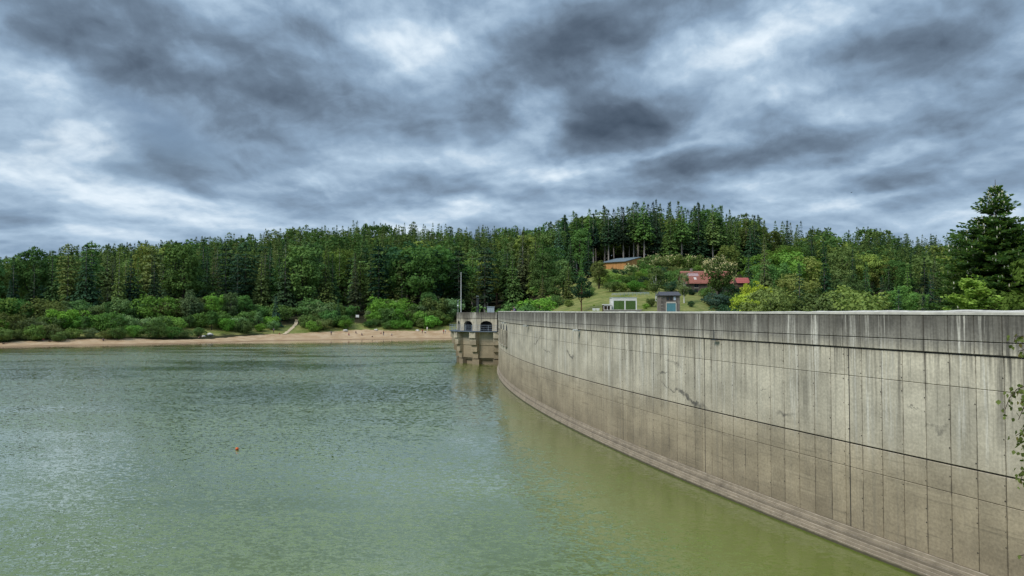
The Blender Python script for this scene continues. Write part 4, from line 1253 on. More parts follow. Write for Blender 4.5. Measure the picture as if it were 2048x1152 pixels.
# white garage with two green doors
Y = 195.0; u = Y / F
g0 = at(1225, Y); z0 = 10.35; wd = 48.5 * u; ht = 3.05
t = thing('garage', 'white flat-roofed garage with two green double doors above the dam crest', 'garage', (g0.x, Y, z0))
MB().box(0.02, wd - 0.02, 0.02, 6, -2.0, ht - 0.02).build('wall', M['offwhite'], t)
MB().box(-0.10, wd + 0.10, -0.12, 6.1, ht, ht + 0.14).build('roof', M['zinc'], t)
MB().box(0, wd, -0.06, 0.0, ht - 0.72, ht - 0.01).build('fascia', M['offwhite'], t)
for x in (0.0, wd * 0.49, wd - 0.28):
    MB().box(x, x + 0.28, -0.08, 0.01, -1.0, ht - 0.73).build('pillar', M['white'], t)
for k, (a, b) in enumerate(((0.30, wd * 0.49 - 0.02), (wd * 0.49 + 0.30, wd - 0.30))):
    dr = link('door', None, t)
    n = 8
    for i in range(n):
        MB().box(a + (b - a) * i / n + 0.012, a + (b - a) * (i + 1) / n - 0.012, -0.05, 0.0, -0.05, ht - 0.76).build('plank', M['green_door'], dr)
t2 = thing('lean_to', 'low open white lean-to shed on the left side of the garage', 'shed', (at(1206.5, Y - 1).x, Y - 1, z0))
MB().box(0, 2.15, -0.1, 3.0, 1.25, 1.42).build('roof', M['white'], t2)
MB().box(0.1, 2.1, 0.0, 0.08, 0.98, 1.24).build('fascia', M['offwhite'], t2)
for x in (0.12, 1.0, 2.0):
    MB().box(x, x + 0.10, 0.0, 0.1, -1.0, 1.24).build('post', M['white'], t2)
MB().box(0.1, 2.1, 2.7, 2.9, -1.0, 1.24).build('back_wall', M['log'], t2)
for k, px in enumerate((1188, 1195.5)):
    p = at(px, 196); t3 = thing('planter', 'low white planter box, ' + ('farther from' if k == 0 else 'nearer to') + ' the lean-to shed', 'planter', (p.x, p.y, z0 - 0.25), 0, 'white boxes left of the garage')
    MB().add([(-.36, -.3, 0), (.36, -.3, 0), (.36, .3, 0), (-.36, .3, 0), (-.42, -.35, .62), (.42, -.35, .62), (.42, .35, .62), (-.42, .35, .62)],
             [(0, 1, 5, 4), (1, 2, 6, 5), (2, 3, 7, 6), (3, 0, 4, 7), (3, 2, 1, 0)]).build('box', M['white'], t3)
    MB().box(-.36, .36, -.3, .3, .55, .60).build('soil', M['log'], t3)
wl = MB(); wx = at(1208, 192).x
t = thing('low_wall', 'low grey stone wall in front of the garage', 'wall', (wx, 192, 8.5))
MB().box(0, 9.6, 0, 0.4, 0, 1.72).build('body', M['mortar'], t)
for i in range(12):
    MB().box(0.02 + i * 0.8, 0.78 + i * 0.8, -0.04, 0.44, 1.725, 1.84 + 0.03 * rng.random()).build('cap_stone', M['stone_pale'], t)

# stone hut with the teal door
Y = 190.0; u = Y / F
t = thing('stone_hut', 'small dark stone building with teal door and three upper windows', 'building', (at(1322, Y).x, Y, 8.6))
wd = 37.5 * u
zt = 10 + (622 - 591) * u - 8.6
MB().box(0, wd, 0.0, 5, -1.5, zt).build('wall', M['stone'], t)
for i in range(15):       # corner stones and door surround
    zz = i * 0.36
    for x0, x1 in ((-0.03, 0.45 + 0.15 * (i % 2)), (wd - 0.45 - 0.15 * ((i + 1) % 2), wd + 0.03)):
        MB().box(x0, x1, -0.04 - 0.02 * rng.random(), 0.06, zz + 0.02, zz + 0.34).build('corner_stone', M['stone'], t)
rf = MB(); rf.add([(-0.35, -0.5, zt), (wd + 0.35, -0.5, zt), (wd + 0.2, 2.6, zt + 1.0), (-0.2, 2.6, zt + 1.0), (-0.35, 5.3, zt), (wd + 0.35, 5.3, zt)], [(0, 1, 2, 3), (3, 2, 5, 4), (0, 3, 4), (1, 5, 2), (0, 4, 5, 1)])
roof = rf.build('roof', M['slate'], t)
for i in range(5):
    f0, f1 = i / 5, (i + 1) / 5
    MB().add([(-0.36 + .15 * f0, -0.5 + 3.1 * f0, zt + f0 + 0.05), (wd + .36 - .15 * f0, -0.5 + 3.1 * f0, zt + f0 + 0.05), (wd + .36 - .15 * f1, -0.5 + 3.1 * f1 + .05, zt + f1 + 0.02), (-0.36 + .15 * f1, -0.5 + 3.1 * f1 + .05, zt + f1 + 0.02),
              (-0.36 + .15 * f0, -0.5 + 3.1 * f0, zt + f0), (wd + .36 - .15 * f0, -0.5 + 3.1 * f0, zt + f0)], [(0, 1, 2, 3), (4, 5, 1, 0)]).build('slate_course', M['slate'], roof)
MB().box(wd * .27, wd * .79, -0.09, -0.02, zt - 1.95, zt - 1.62).build('lintel', M['stone_pale'], t)
for k, x in enumerate((0.30, 0.47, 0.66)):
    wn = MB().box(wd * x, wd * x + 0.62, -0.03, 0.02, zt - 1.2, zt - 0.28).build('window', M['pale_glass'] if k == 2 else M['glass'], t)
    for b in ((wd * x - 0.05, wd * x, zt - 1.25, zt - 0.23), (wd * x + .62, wd * x + .67, zt - 1.25, zt - 0.23), (wd * x, wd * x + .62, zt - 1.25, zt - 1.2), (wd * x, wd * x + .62, zt - 0.28, zt - 0.23)):
        MB().box(b[0], b[1], -0.07, 0.01, b[2], b[3]).build('frame', M['log'], wn)
dr = link('door', None, t)
for i in range(6):
    MB().box(wd * .30 + i * 0.38 + .012, wd * .30 + (i + 1) * 0.38 - .012, -0.06, 0.0, -1.0, zt - 1.97).build('plank', M['teal_door'], dr)
for x in (wd * .30 - 0.2, wd * .30 + 2.29):
    MB().box(x, x + 0.19, -0.10, 0.01, -1.0, zt - 1.96).build('jamb', M['stone_pale'], dr)

# red-roofed house
Y = 248.0; u = Y / F; hx = at(1367, Y).x; W_ = 100 * u; zb = 10 + 36 * u; ze = 10 + 55 * u; zr = 10 + 81 * u
t = thing('house', 'stone house with red tiled roof and solar panel half hidden by the chestnut', 'house', (hx, Y, 0))
MB().box(0.3, W_ - 0.3, 0.5, 8.5, zb - 4, ze + 0.1).build('wall', M['stone_dark'], t)
roof = link('roof', None, t)
dep = 5.0
gable(MB(), 0.05, W_ - 0.05, 0.0, 9.0, ze - 0.06, zr - 0.06).build('rafters', M['log'], roof)
for i in range(14):
    f0, f1 = i / 14, (i + 1) / 14
    for sgn, yo in ((1, 0.0), (-1, 9.0)):
        y0, y1 = yo + sgn * 4.5 * f0 - sgn * 0.2, yo + sgn * 4.5 * f1
        z0_, z1_ = ze + (zr - ze) * f0, ze + (zr - ze) * f1
        MB().add([(-0.1, y0, z0_ + 0.07), (W_ + 0.1, y0, z0_ + 0.07), (W_ + 0.1, y1, z1_ + 0.03), (-0.1, y1, z1_ + 0.03), (-0.1, y0, z0_ - 0.02), (W_ + 0.1, y0, z0_ - 0.02)],
                 [(0, 1, 2, 3), (4, 5, 1, 0)]).build('tile_course', M['tile'], roof)


def on_roof(px0, px1, fa, fb, lift):
    x0, x1 = (px0 - 1367) * u, (px1 - 1367) * u
    return [(x0, 4.5 * fa, ze + (zr - ze) * fa + lift), (x1, 4.5 * fa, ze + (zr - ze) * fa + lift), (x1, 4.5 * fb, ze + (zr - ze) * fb + lift), (x0, 4.5 * fb, ze + (zr - ze) * fb + lift)]


for k in range(5):
    a, b = on_roof(1377 + k * 5, 1381.7 + k * 5, 0.58, 0.80, 0.16), on_roof(1377 + k * 5, 1381.7 + k * 5, 0.58, 0.80, 0.05)
    MB().add(a + b, [(0, 1, 2, 3), (0, 4, 5, 1), (1, 5, 6, 2), (2, 6, 7, 3), (3, 7, 4, 0)]).build('solar_panel', M['solar'], roof)
a, b = on_roof(1390.5, 1395.5, 0.28, 0.45, 0.20), on_roof(1390.5, 1395.5, 0.28, 0.45, 0.03)
MB().add(a + b, [(0, 1, 2, 3), (0, 4, 5, 1), (1, 5, 6, 2), (2, 6, 7, 3), (3, 7, 4, 0)]).build('roof_window', M['white'], roof)
for (a, b, c, d) in ((1390, 1393.4, 568.5, 575), (1394.2, 1397.6, 568.5, 575), (1389.5, 1396.5, 578.5, 585), (1403, 1409, 578, 585), (1420, 1424, 568.5, 575), (1446, 1450, 569, 575)):
    x0, x1, zz0, zz1 = (a - 1367) * u, (b - 1367) * u, 10 + (622 - d) * u, 10 + (622 - c) * u
    wn = MB().box(x0, x1, 0.44, 0.49, zz0, zz1).build('window', M['glass'], t)
    MB().box(x0 - 0.12, x1 + 0.12, 0.38, 0.49, zz0 - 0.16, zz0 - 0.02).build('sill', M['stone_pale'], wn)
MB().box(W_ * 0.2, W_ * 0.2 + 0.7, 4.0, 4.7, zr - 0.8, zr + 0.9).build('chimney', M['stone'], t)
# the small hut to its right
Y = 262.0; u = Y / F; hx = at(1474, Y).x; W_ = 27 * u; zb = 10 + 46 * u; ze = 10 + 56 * u; zr = 10 + 67 * u
t = thing('garden_hut', 'small wooden hut with raspberry-red roof to the right of the house', 'hut', (hx, Y, 0))
MB().box(0.35, W_ - 0.35, 0.5, 4.5, zb - 3, ze).build('wall', M['log'], t)
for i in range(8):
    w0 = 0.35 + i * (W_ - 0.7) / 8
    MB().box(w0 + .01, w0 + (W_ - 0.7) / 8 - .01, 0.44, 0.49, zb - 2.5, ze - 0.02).build('plank', M['log'], t)
roof = gable(MB(), 0.05, W_ - 0.05, 0.05, 4.95, ze - 0.05, zr - 0.05).build('roof', M['log'], t)
for i in range(5):
    f0, f1 = i / 5, (i + 1) / 5
    MB().add([(0 + .5 * (1 - f0) * 0, 2.5 * f0 - .1, ze + (zr - ze) * f0 + .06), (W_, 2.5 * f0 - .1, ze + (zr - ze) * f0 + .06), (W_, 2.5 * f1, ze + (zr - ze) * f1 + .03), (0, 2.5 * f1, ze + (zr - ze) * f1 + .03),
              (0, 2.5 * f0 - .1, ze + (zr - ze) * f0 - .02), (W_, 2.5 * f0 - .1, ze + (zr - ze) * f0 - .02)], [(0, 1, 2, 3), (4, 5, 1, 0)]).build('roof_sheet', M['tile_new'], roof)
# timber barn
K, E_, T_ = at(1252, 322), at(1206, 331), at(1280, 331)
B_ = E_ + (T_ - K)
zb, ze, zr = 28.0, 10 + (622 - 523) / F * 322, 10 + (622 - 515.5) / F * 331
t = thing('barn', 'long timber barn with dark sheet roof at the edge of the hill forest', 'barn', (K.x, K.y, 0))
k0 = Vector((K.x, K.y, 0))
V3 = lambda p, z: Vector((p.x, p.y, z)) - k0
MB().add([V3(K, zb), V3(E_, zb), V3(B_, zb), V3(T_, zb), V3(K, ze), V3(E_, ze), V3(B_, zr), V3(T_, zr)], [(0, 1, 5, 4), (1, 2, 6, 5), (2, 3, 7, 6), (3, 0, 4, 7)]).build('wall', M['log'], t)
for P0, P1, za, zc_, n in ((E_, K, ze, ze, 16), (K, T_, ze, zr, 12)):
    d = (P1 - P0); nrm = Vector((d.y, -d.x, 0)).normalized()
    for i in range(n):
        f0, f1 = i / n + 0.004, (i + 1) / n - 0.004
        a, b = P0 + d * f0, P0 + d * f1
        h0, h1 = za + (zc_ - za) * f0 - 0.05, za + (zc_ - za) * f1 - 0.05
        o = nrm * 0.05
        MB().add([V3(a, zb) + o, V3(b, zb) + o, V3(b, h1) + o, V3(a, h0) + o, V3(a, zb), V3(b, zb), V3(b, h1), V3(a, h0)], [(0, 1, 2, 3), (0, 4, 5, 1), (1, 5, 6, 2), (2, 6, 7, 3), (3, 7, 4, 0)]).build('plank', M['larch'], t)
dE, dT = (E_ - K).normalized(), (T_ - K).normalized()
sl = (zr - ze) / (T_ - K).length
r4 = [V3(K - dE * .5 - dT * .8, ze + .12 - sl * .8), V3(E_ + dE * .8 - dT * .8, ze + .12 - sl * .8), V3(B_ + dE * .8 + dT * .5, zr + .12 + sl * .5), V3(T_ - dE * .5 + dT * .5, zr + .12 + sl * .5)]
MB().add(r4 + [p + Vector((0, 0, 0.22)) for p in r4], [(3, 2, 1, 0), (4, 5, 6, 7), (0, 1, 5, 4), (1, 2, 6, 5), (2, 3, 7, 6), (3, 0, 4, 7)]).build('roof', M['barn_roof'], t)

# guard rail, pole, track, footpath, sign, boulders
t = thing('guard_rail', 'grey metal guard rail along the meadow road above the garage', 'guard rail', (at(1224, 236).x, 236, gz(at(1224, 236).x, 236)))
ga, gb = at(1224, 236), at(1298, 238)
for i in range(10):
    p = ga + (gb - ga) * (i / 9); zz = gz(p.x, p.y)
    MB().box(p.x - ga.x - .05, p.x - ga.x + .05, p.y - ga.y - .05, p.y - ga.y + .05, zz - t.location.z - .3, zz - t.location.z + .9).build('post', M['zinc'], t)
for h_ in (0.45, 0.82):
    MB().tube([(ga.lerp(gb, f).x - ga.x, ga.lerp(gb, f).y - ga.y - 0.08, gz(ga.lerp(gb, f).x, ga.lerp(gb, f).y) - t.location.z + h_) for f in np.linspace(0, 1, 12)], 0.075, 5).build('rail', M['zinc'], t)
p = at(1314.6, 196); t = thing('pole', 'thin pale wooden pole standing left of the stone hut', 'pole', (p.x, p.y, 9.6))
MB().lathe([(0.08, 0), (0.07, 0.3), (0.055, 4.6)], 7).build('shaft', M['stone_pale'], t)
MB().lathe([(0.07, 4.6), (0.07, 4.7), (0.02, 4.74)], 7).build('cap', M['dark_metal'], t)


def strip(name, pts, width, mat, lift=0.07):
    vs, fs = [], []
    P = [Vector((x, y, 0)) for x, y in pts]; fine_ = []
    for a, b in zip(P[:-1], P[1:]):
        for f in np.linspace(0, 1, 8)[:-1]: fine_.append(a.lerp(b, f))
    fine_.append(P[-1])
    for i, p in enumerate(fine_):
        d = (fine_[min(i + 1, len(fine_) - 1)] - fine_[max(i - 1, 0)]).normalized(); s = Vector((-d.y, d.x, 0)) * width / 2 * rng.uniform(.8, 1.2)
        for q_ in (p + s, p, p - s): vs.append((q_.x, q_.y, gz(q_.x, q_.y) + lift))
    for i in range(len(fine_) - 1):
        for j in (0, 1): fs.append((i * 3 + j, i * 3 + j + 1, i * 3 + j + 4, i * 3 + j + 3))
    return tag(MB().add(vs, fs).build(name, mat), kind='structure')


M['path'] = plain('sandy_path', (0.50, 0.39, 0.25), 0.95, 0.3, 0.9)
strip('track', [(at(px, Y).x, Y) for px, Y in ((1376, 191), (1405, 194), (1432, 199), (1456, 207), (1480, 216))], 1.3, M['path'], 0.12)
strip('footpath', [(at(px, shore(px) + D).x, shore(px) + D) for px, D in ((568, 12), (578, 17), (586, 22), (592, 28), (594, 36))], 1.2, M['path'], 0.15)
px = 715; Y = shore(px) + 33; p = at(px, Y)
t = thing('notice_board', 'small white notice board on posts at the forest edge above the beach', 'sign', (p.x, p.y, gz(p.x, p.y)))
for x in (-0.5, 0.5): MB().box(x - .05, x + .05, 0, .1, -.3, 2.2).build('post', M['log'], t)
MB().box(-0.65, 0.65, -0.05, -0.005, 1.25, 2.2).build('board', M['white'], t)


def beach_spot(px, py):
    """Where the sight line of a photo pixel meets the far shore's ground."""
    for D in np.linspace(0.3, 45, 300):
        Y = shore(px) + D; X = (px - PX0) / F * Y
        if HOR + (EYE - gz(X, Y)) / Y * F <= py: break
    return X, Y, gz(X, Y)


for k, (px, py, s_, lab) in enumerate(((421, 671, 0.9, 'white boulder at the grassy upper edge of the beach'), (408, 674, 0.6, 'small pale rock beside the white boulder on the beach'), (691, 663, 0.8, 'pale rock at the foot of the shrubs above the beach'),
                                       (752, 661, 0.6, 'small white stone between the beach shrubs near the tower'), (835, 662, 0.6, 'small pale stone at the beach edge near the tower'))):
    X, Y, Z = beach_spot(px, py); g = np.random.default_rng(300 + k); bm = bmesh.new(); bmesh.ops.create_icosphere(bm, subdivisions=2, radius=1)
    for v in bm.verts: v.co = Vector((v.co.x * 1.25, v.co.y, v.co.z * 0.7)) * (1 + 0.20 * math.sin(3.1 * v.co.x + k) * math.cos(2.7 * v.co.z + 1.3 * v.co.y) + g.uniform(-.07, .07))
    me_ = bpy.data.meshes.new('boulder'); bm.to_mesh(me_); bm.free(); me_.materials.append(M['stone_pale'])
    o = link('boulder', me_, None, (X, Y, Z + s_ * 0.3)); o.scale = (s_, s_, s_); tag(o, lab, 'rock', 'pale stones on the beach')

# ------------------------------------------------------------------ people
def person_mesh(J, Ed, rad, part):
    """Skin a joint graph into one continuous body. part: name of the clothing zone of each joint."""
    names = list(J); me_ = bpy.data.meshes.new('body_graph')
    me_.from_pydata([J[n] for n in names], [(names.index(a), names.index(b)) for a, b in Ed], [])
    ob = bpy.data.objects.new('body_graph', me_); col.objects.link(ob)
    ob.modifiers.new('skin', 'SKIN').use_smooth_shade = True
    for i, n in enumerate(names):
        sv = me_.skin_vertices[0].data[i]; sv.radius = rad[n]; sv.use_root = (n == 'pelvis')
    ob.modifiers.new('sub', 'SUBSURF').levels = 1
    dg = bpy.context.evaluated_depsgraph_get()
    out = bpy.data.meshes.new_from_object(ob.evaluated_get(dg))
    bpy.data.objects.remove(ob); bpy.data.meshes.remove(me_)
    out.materials.clear()
    for _ in range(3): out.materials.append(M['skin'])
    pos = np.array([J[n] for n in names]); zone = {'skin': 0, 'top': 1, 'bottom': 2}
    zi = [zone[part[n]] for n in names]
    for pl in out.polygons:
        pl.material_index = zi[int(np.argmin(np.linalg.norm(pos - np.array(pl.center), axis=1)))]
    out.name = 'person'
    return out


def pose(kind):
    J = {'pelvis': (0, 0, .92), 'waist': (0, 0, 1.10), 'chest': (0, 0, 1.32), 'neck': (0, 0, 1.48), 'head': (0, -.02, 1.585), 'crown': (0, 0, 1.68)}
    for s, n in ((-1, 'l'), (1, 'r')):
        J |= {'sh' + n: (s * .17, 0, 1.40), 'el' + n: (s * .25, .03, 1.13), 'wr' + n: (s * .27, -.05, .88), 'ha' + n: (s * .27, -.09, .80),
              'hi' + n: (s * .10, 0, .86), 'kn' + n: (s * .11, -.03, .48), 'an' + n: (s * .11, .03, .08), 'to' + n: (s * .12, -.15, .04)}
    if kind == 'sit':
        J |= {'pelvis': (0, 0, .13), 'waist': (0, .04, .30), 'chest': (0, .06, .53), 'neck': (0, .03, .69), 'head': (0, .0, .80), 'crown': (0, .02, .89)}
        for s, n in ((-1, 'l'), (1, 'r')):
            J |= {'sh' + n: (s * .17, .06, .61), 'el' + n: (s * .26, -.12, .44), 'wr' + n: (s * .16, -.36, .46), 'ha' + n: (s * .10, -.42, .44),
                  'hi' + n: (s * .11, -.04, .13), 'kn' + n: (s * .16, -.42, .46), 'an' + n: (s * .15, -.62, .09), 'to' + n: (s * .16, -.78, .05)}
    if kind == 'lie':
        J = {k: (v[0], 0.92 - v[2], 0.15 - v[1] * 0.6 + (0.12 if k in ('head', 'crown', 'neck') else 0)) for k, v in J.items()}
    if kind == 'lean':
        J |= {'waist': (0, -.06, 1.08), 'chest': (0, -.22, 1.26), 'neck': (0, -.34, 1.38), 'head': (0, -.42, 1.47), 'crown': (0, -.42, 1.57)}
        for s, n in ((-1, 'l'), (1, 'r')):
            J |= {'sh' + n: (s * .19, -.28, 1.32), 'el' + n: (s * .33, -.40, 1.05), 'wr' + n: (s * .16, -.62, 1.03), 'ha' + n: (s * .07, -.66, 1.03)}
    Ed = [('pelvis', 'waist'), ('waist', 'chest'), ('chest', 'neck'), ('neck', 'head'), ('head', 'crown')]
    for n in 'lr':
        Ed += [('chest', 'sh' + n), ('sh' + n, 'el' + n), ('el' + n, 'wr' + n), ('wr' + n, 'ha' + n), ('pelvis', 'hi' + n), ('hi' + n, 'kn' + n), ('kn' + n, 'an' + n), ('an' + n, 'to' + n)]
    rd = {'pelvis': (.15, .11), 'waist': (.13, .10), 'chest': (.15, .11), 'neck': (.055, .055), 'head': (.085, .10), 'crown': (.06, .07)}
    pt = {'pelvis': 'bottom', 'waist': 'top', 'chest': 'top', 'neck': 'skin', 'head': 'skin', 'crown': 'skin'}
    for n in 'lr':
        for a, r_, z_ in (('sh', .07, 'top'), ('el', .045, 'top'), ('wr', .032, 'skin'), ('ha', .04, 'skin'), ('hi', .095, 'bottom'), ('kn', .06, 'bottom'), ('an', .042, 'bottom'), ('to', .04, 'skin')):
            rd[a + n] = (r_, r_); pt[a + n] = z_
    return person_mesh(J, Ed, rd, pt), Vector(J['head'])


POSE = {k: pose(k) for k in ('stand', 'sit', 'lie', 'lean')}
hm = MB()
for i, r_ in enumerate((0.02,)): hm.lathe([(0.098, -0.05), (0.112, 0.01), (0.10, 0.075), (0.06, 0.115), (0.015, 0.125)], 10, (0, 0.015, 0.03))
HAIR = hm.mesh('hair', M['hair'], True)


def person(kind, loc, rz, top, bottom, label, group=None):
    me_, hd = POSE[kind]
    o = link('person', me_, None, loc, rz); tag(o, label, 'person', group)
    for i, mt in ((1, top), (2, bottom)):
        o.material_slots[i].link = 'OBJECT'; o.material_slots[i].material = M['cloth_' + mt] if mt != 'skin' else M['skin']
    h = link('hair', HAIR, o); h.location = hd + Vector((0, 0, 0.02))
    return o


for px, py, kd, top, bot, lab in (
        (663, 671, 'stand', 'navy', 'black', 'person in dark clothes standing near the left end of the long sand'), (698, 671, 'sit', 'red', 'navy', 'person in a red top sitting on the sand below the notice board'),
        (712, 667, 'sit', 'black', 'grey', 'person in black sitting higher on the sand below the shrubs'), (724, 671, 'sit', 'navy', 'black', 'person in dark clothes sitting in mid beach, knees up'),
        (745, 674, 'lie', 'black', 'skin', 'person in black lying low near the water'), (762, 667, 'lie', 'red', 'skin', 'person in red lying high on the sand'),
        (767.5, 671, 'stand', 'black', 'navy', 'person in black standing alone in mid beach'), (784, 672, 'sit', 'grey', 'skin', 'person in grey sitting right of the lone standing person'),
        (845, 667, 'stand', 'red', 'black', 'person in red standing under the shrubs near the tower'), (851, 666, 'sit', 'white', 'navy', 'person in a white top sitting by the person in red'),
        (854.5, 662, 'stand', 'white', 'white', 'person all in white standing at the top of the beach'), (887.5, 668, 'stand', 'red', 'navy', 'person in red standing just left of the tower walkway'),
        (891, 667, 'stand', 'white', 'grey', 'person in white standing closest to the tower'), (401, 677, 'sit', 'black', 'black', 'person in black sitting by the white boulder'),
        (548, 666, 'stand', 'mauve', 'black', 'person in mauve standing left of the beach footpath'), (560, 668, 'lie', 'red', 'navy', 'person in red lying at the start of the footpath'),
        (88, 682, 'sit', 'red', 'grey', 'person in red sitting on the left end of the sand'), (101, 683, 'lie', 'black', 'navy', 'person in black lying on the left end of the sand'),
        (208, 682, 'sit', 'navy', 'black', 'person in navy sitting on the left sand, right of the others'), (11, 688, 'lie', 'black', 'skin', 'person in black lying at the far left water edge')):
    X, Y, Z = beach_spot(px, py)
    person(kd, (X, Y, Z), rng.uniform(-0.7, 0.7), top, bot, lab, 'people on the beach')
s_ = wall_s(1019.5); pp = wall_pt(s_, 9.03, -0.86)
person('lean', pp, s_ / RAD - math.pi / 2 + 0.0, 'black', 'black', 'person in black leaning on the dam parapet above the wall')
pb = wall_pt(wall_s(1026.5), TOP, -0.14)
t = thing('rucksack', 'dark mauve rucksack with a white patch on the parapet before the leaning person', 'bag', pb, s_ / RAD - math.pi / 2)
MB().add([(-.26, -.12, 0), (.26, -.12, 0), (.26, .12, 0), (-.26, .12, 0), (-.22, -.10, .20), (.24, -.10, .24), (.22, .09, .26), (-.20, .09, .22), (-.12, -.06, .28), (.14, -.06, .31), (.12, .05, .31), (-.12, .05, .29)],
         [(3, 2, 1, 0), (0, 1, 5, 4), (1, 2, 6, 5), (2, 3, 7, 6), (3, 0, 4, 7), (4, 5, 9, 8), (5, 6, 10, 9), (6, 7, 11, 10), (7, 4, 8, 11), (8, 9, 10, 11)]).build('bag_body', M['cloth_mauve'], t, True)
MB().box(0.05, 0.17, -0.135, -0.112, 0.07, 0.17).build('patch', M['cloth_white'], t)

# ------------------------------------------------------------------ buoy, bird
Yb = EYE * F / (898.5 - HOR); p = at(477.5, Yb)
t = thing('buoy', 'small orange float drifting alone on the green lake', 'buoy', (p.x, p.y, -0.02)); t.scale = (0.85, 0.85, 0.85)
MB().lathe([(0.10, -0.12), (0.125, -0.06), (0.128, 0.07)], 18).build('hull', M['buoy_dark'], t, True)
MB().lathe([(0.130, 0.071), (0.132, 0.16), (0.115, 0.22), (0.07, 0.25), (0.02, 0.26)], 18).build('cap', M['orange'], t, True)
MB().tube([(-0.03, 0, 0.25), (-0.03, 0, 0.30), (0.03, 0, 0.30), (0.03, 0, 0.25)], 0.008, 5).build('eye', M['dark_metal'], t)
p = at(1706, 190, 384); t = thing('bird', 'tiny dark bird flying under the grey clouds', 'bird', p, 0.5)
MB().lathe([(0.01, -0.22), (0.05, -0.12), (0.065, 0), (0.05, 0.10), (0.035, 0.15), (0.01, 0.22)], 8).build('body', M['dark_metal'], t, True).rotation_euler = (R(90), 0, 0)
for s in (-1, 1):
    MB().add([(s * .03, .07, .03), (s * .03, -.07, .03), (s * .28, -.04, .13), (s * .28, .08, .13), (s * .52, -.10, .07), (s * .03, 0, 0.0), (s * .28, .02, .10)],
             [(0, 1, 2, 3), (3, 2, 4), (0, 3, 6, 5), (1, 5, 6, 2), (3, 4, 6), (2, 6, 4)]).build('wing', M['dark_metal'], t)

# ------------------------------------------------------------------ the big fir behind the dam's near end
def big_fir(X, Y, z0, ztop, label):
    t = thing('fir_tree', label, 'tree', (X, Y, z0)); h = ztop - z0; g = np.random.default_rng(77)
    MB().tube([(0, 0, -0.5), (0, 0, 0), (0.05, 0, h * .5), (0, 0, h * .9), (0, 0, h)], [.24, .2, .13, .045, .012], 9).build('trunk', M['bark'], t).color = (.09, .07, .06, 1)
    limbs, body, tips, cones = MB(), [], [], MB()
    z = 1.6
    up = np.array([0, 0, 1.0])
    while z < h - 0.45:
        dtop = h - z
        rad = float(np.interp(dtop, [0, 0.5, 1.2, 2.2, 3.2, 5, 9, 16], [.05, .22, .55, 1.25, 2.20, 3.0, 4.3, 4.9]))
        nb = int(np.interp(dtop, [0, 1.5, 3, 5, 9], [4, 6, 12, 17, 20]))
        a0 = g.uniform(0, 6.28)
        for b in range(nb):
            a = a0 + b * 6.283 / nb + g.uniform(-.25, .25); L = rad * g.uniform(.62, 1.12)
            d = np.array([math.cos(a), math.sin(a), 0]); s = np.array([-d[1], d[0], 0])
            rise = 0.42 if dtop < 2.5 else g.uniform(-.12, .10)
            curve = lambda f: np.array([0, 0, z]) + d * (L * f) + up * (rise * L * f + 0.16 * L * f * f - 0.10 * L * f)
            limbs.tube([curve(0.0), curve(0.5), curve(0.95)], [0.018 + 0.006 * L, 0.012 + .002 * L, 0.004], 4, cap=False)
            n = max(4, int(L / 0.12))
            for i in range(n):
                f = (i + g.uniform(.2, .8)) / n
                if f < 0.16 and L > 0.6: continue
                c0 = curve(f); tl = (0.16 + 0.42 * (1 - f) * min(L, 1.9) * 0.6) * g.uniform(.7, 1.2)
                for sg in (-1, 1):
                    td = s * sg * 0.85 + d * 0.6 + up * g.uniform(-.10, .28); td /= np.linalg.norm(td)
                    m_ = max(1, int(tl / 0.15))
                    ff = (np.arange(m_) + 0.1) / m_
                    P = c0[None] + td[None] * (ff * tl)[:, None]
                    D = unit(td[None] + g.normal(0, .22, (m_, 3)) + up[None] * 0.12)
                    S = unit(np.cross(D, up[None] + g.normal(0, .45, (m_, 3))))
                    Ls = g.uniform(.24, .38, m_)
                    body.append(kites(P, D, S, Ls, Ls * g.uniform(.5, .8, m_), -Ls * .08))
                    if f > 0.5 and g.random() < 0.5:
                        e = c0 + td * tl
                        Dm = unit(td[None] + up[None] * 0.35 + g.normal(0, .2, (1, 3)))
                        tips.append(kites(e[None], Dm, unit(np.cross(Dm, up[None])), [0.22], [0.10], [0.0]))
            e = curve(1.0)
            Dm = unit(d[None] + up[None] * 0.5 + g.normal(0, .15, (4, 3)))
            body.append(kites(np.repeat(e[None] - d[None] * .1, 4, 0), Dm, unit(np.cross(Dm, g.normal(0, 1, (4, 3)))), np.full(4, .24), np.full(4, .08), np.zeros(4)))
            for _ in range(g.poisson(1.5 if dtop < 7 else 0.9)):
                f = g.uniform(.35, .95); c0 = curve(f) + s * g.uniform(-.25, .25) * L * .5; hc = g.uniform(.16, .26)
                cones.lathe([(0.024, 0.02), (0.044, hc * .4), (0.016, hc)], 5, tuple(c0))
        z += float(np.interp(dtop, [0, 3, 9], [.22, .27, .32]))
    limbs.build('limbs', M['bark'], t).color = (.10, .075, .06, 1); t.children[-1]['kind'] = 'stuff'
    o = link('crown', quads_mesh('crown', np.concatenate(body), M['leaf_near']), t); o.color = (.078, .148, .044, 1)
    o = link('new_shoots', quads_mesh('new_shoots', np.concatenate(tips), M['leaf_near']), t); o.color = (.19, .27, .07, 1); o['kind'] = 'stuff'
    o = cones.build('cones', M['cone'], t); o['kind'] = 'stuff'
    return t


p = at(1995, 50, 358); big_fir(p.x, 50, 1.0, p.z, 'large dark fir with pale upright cones towering over the dam crest')

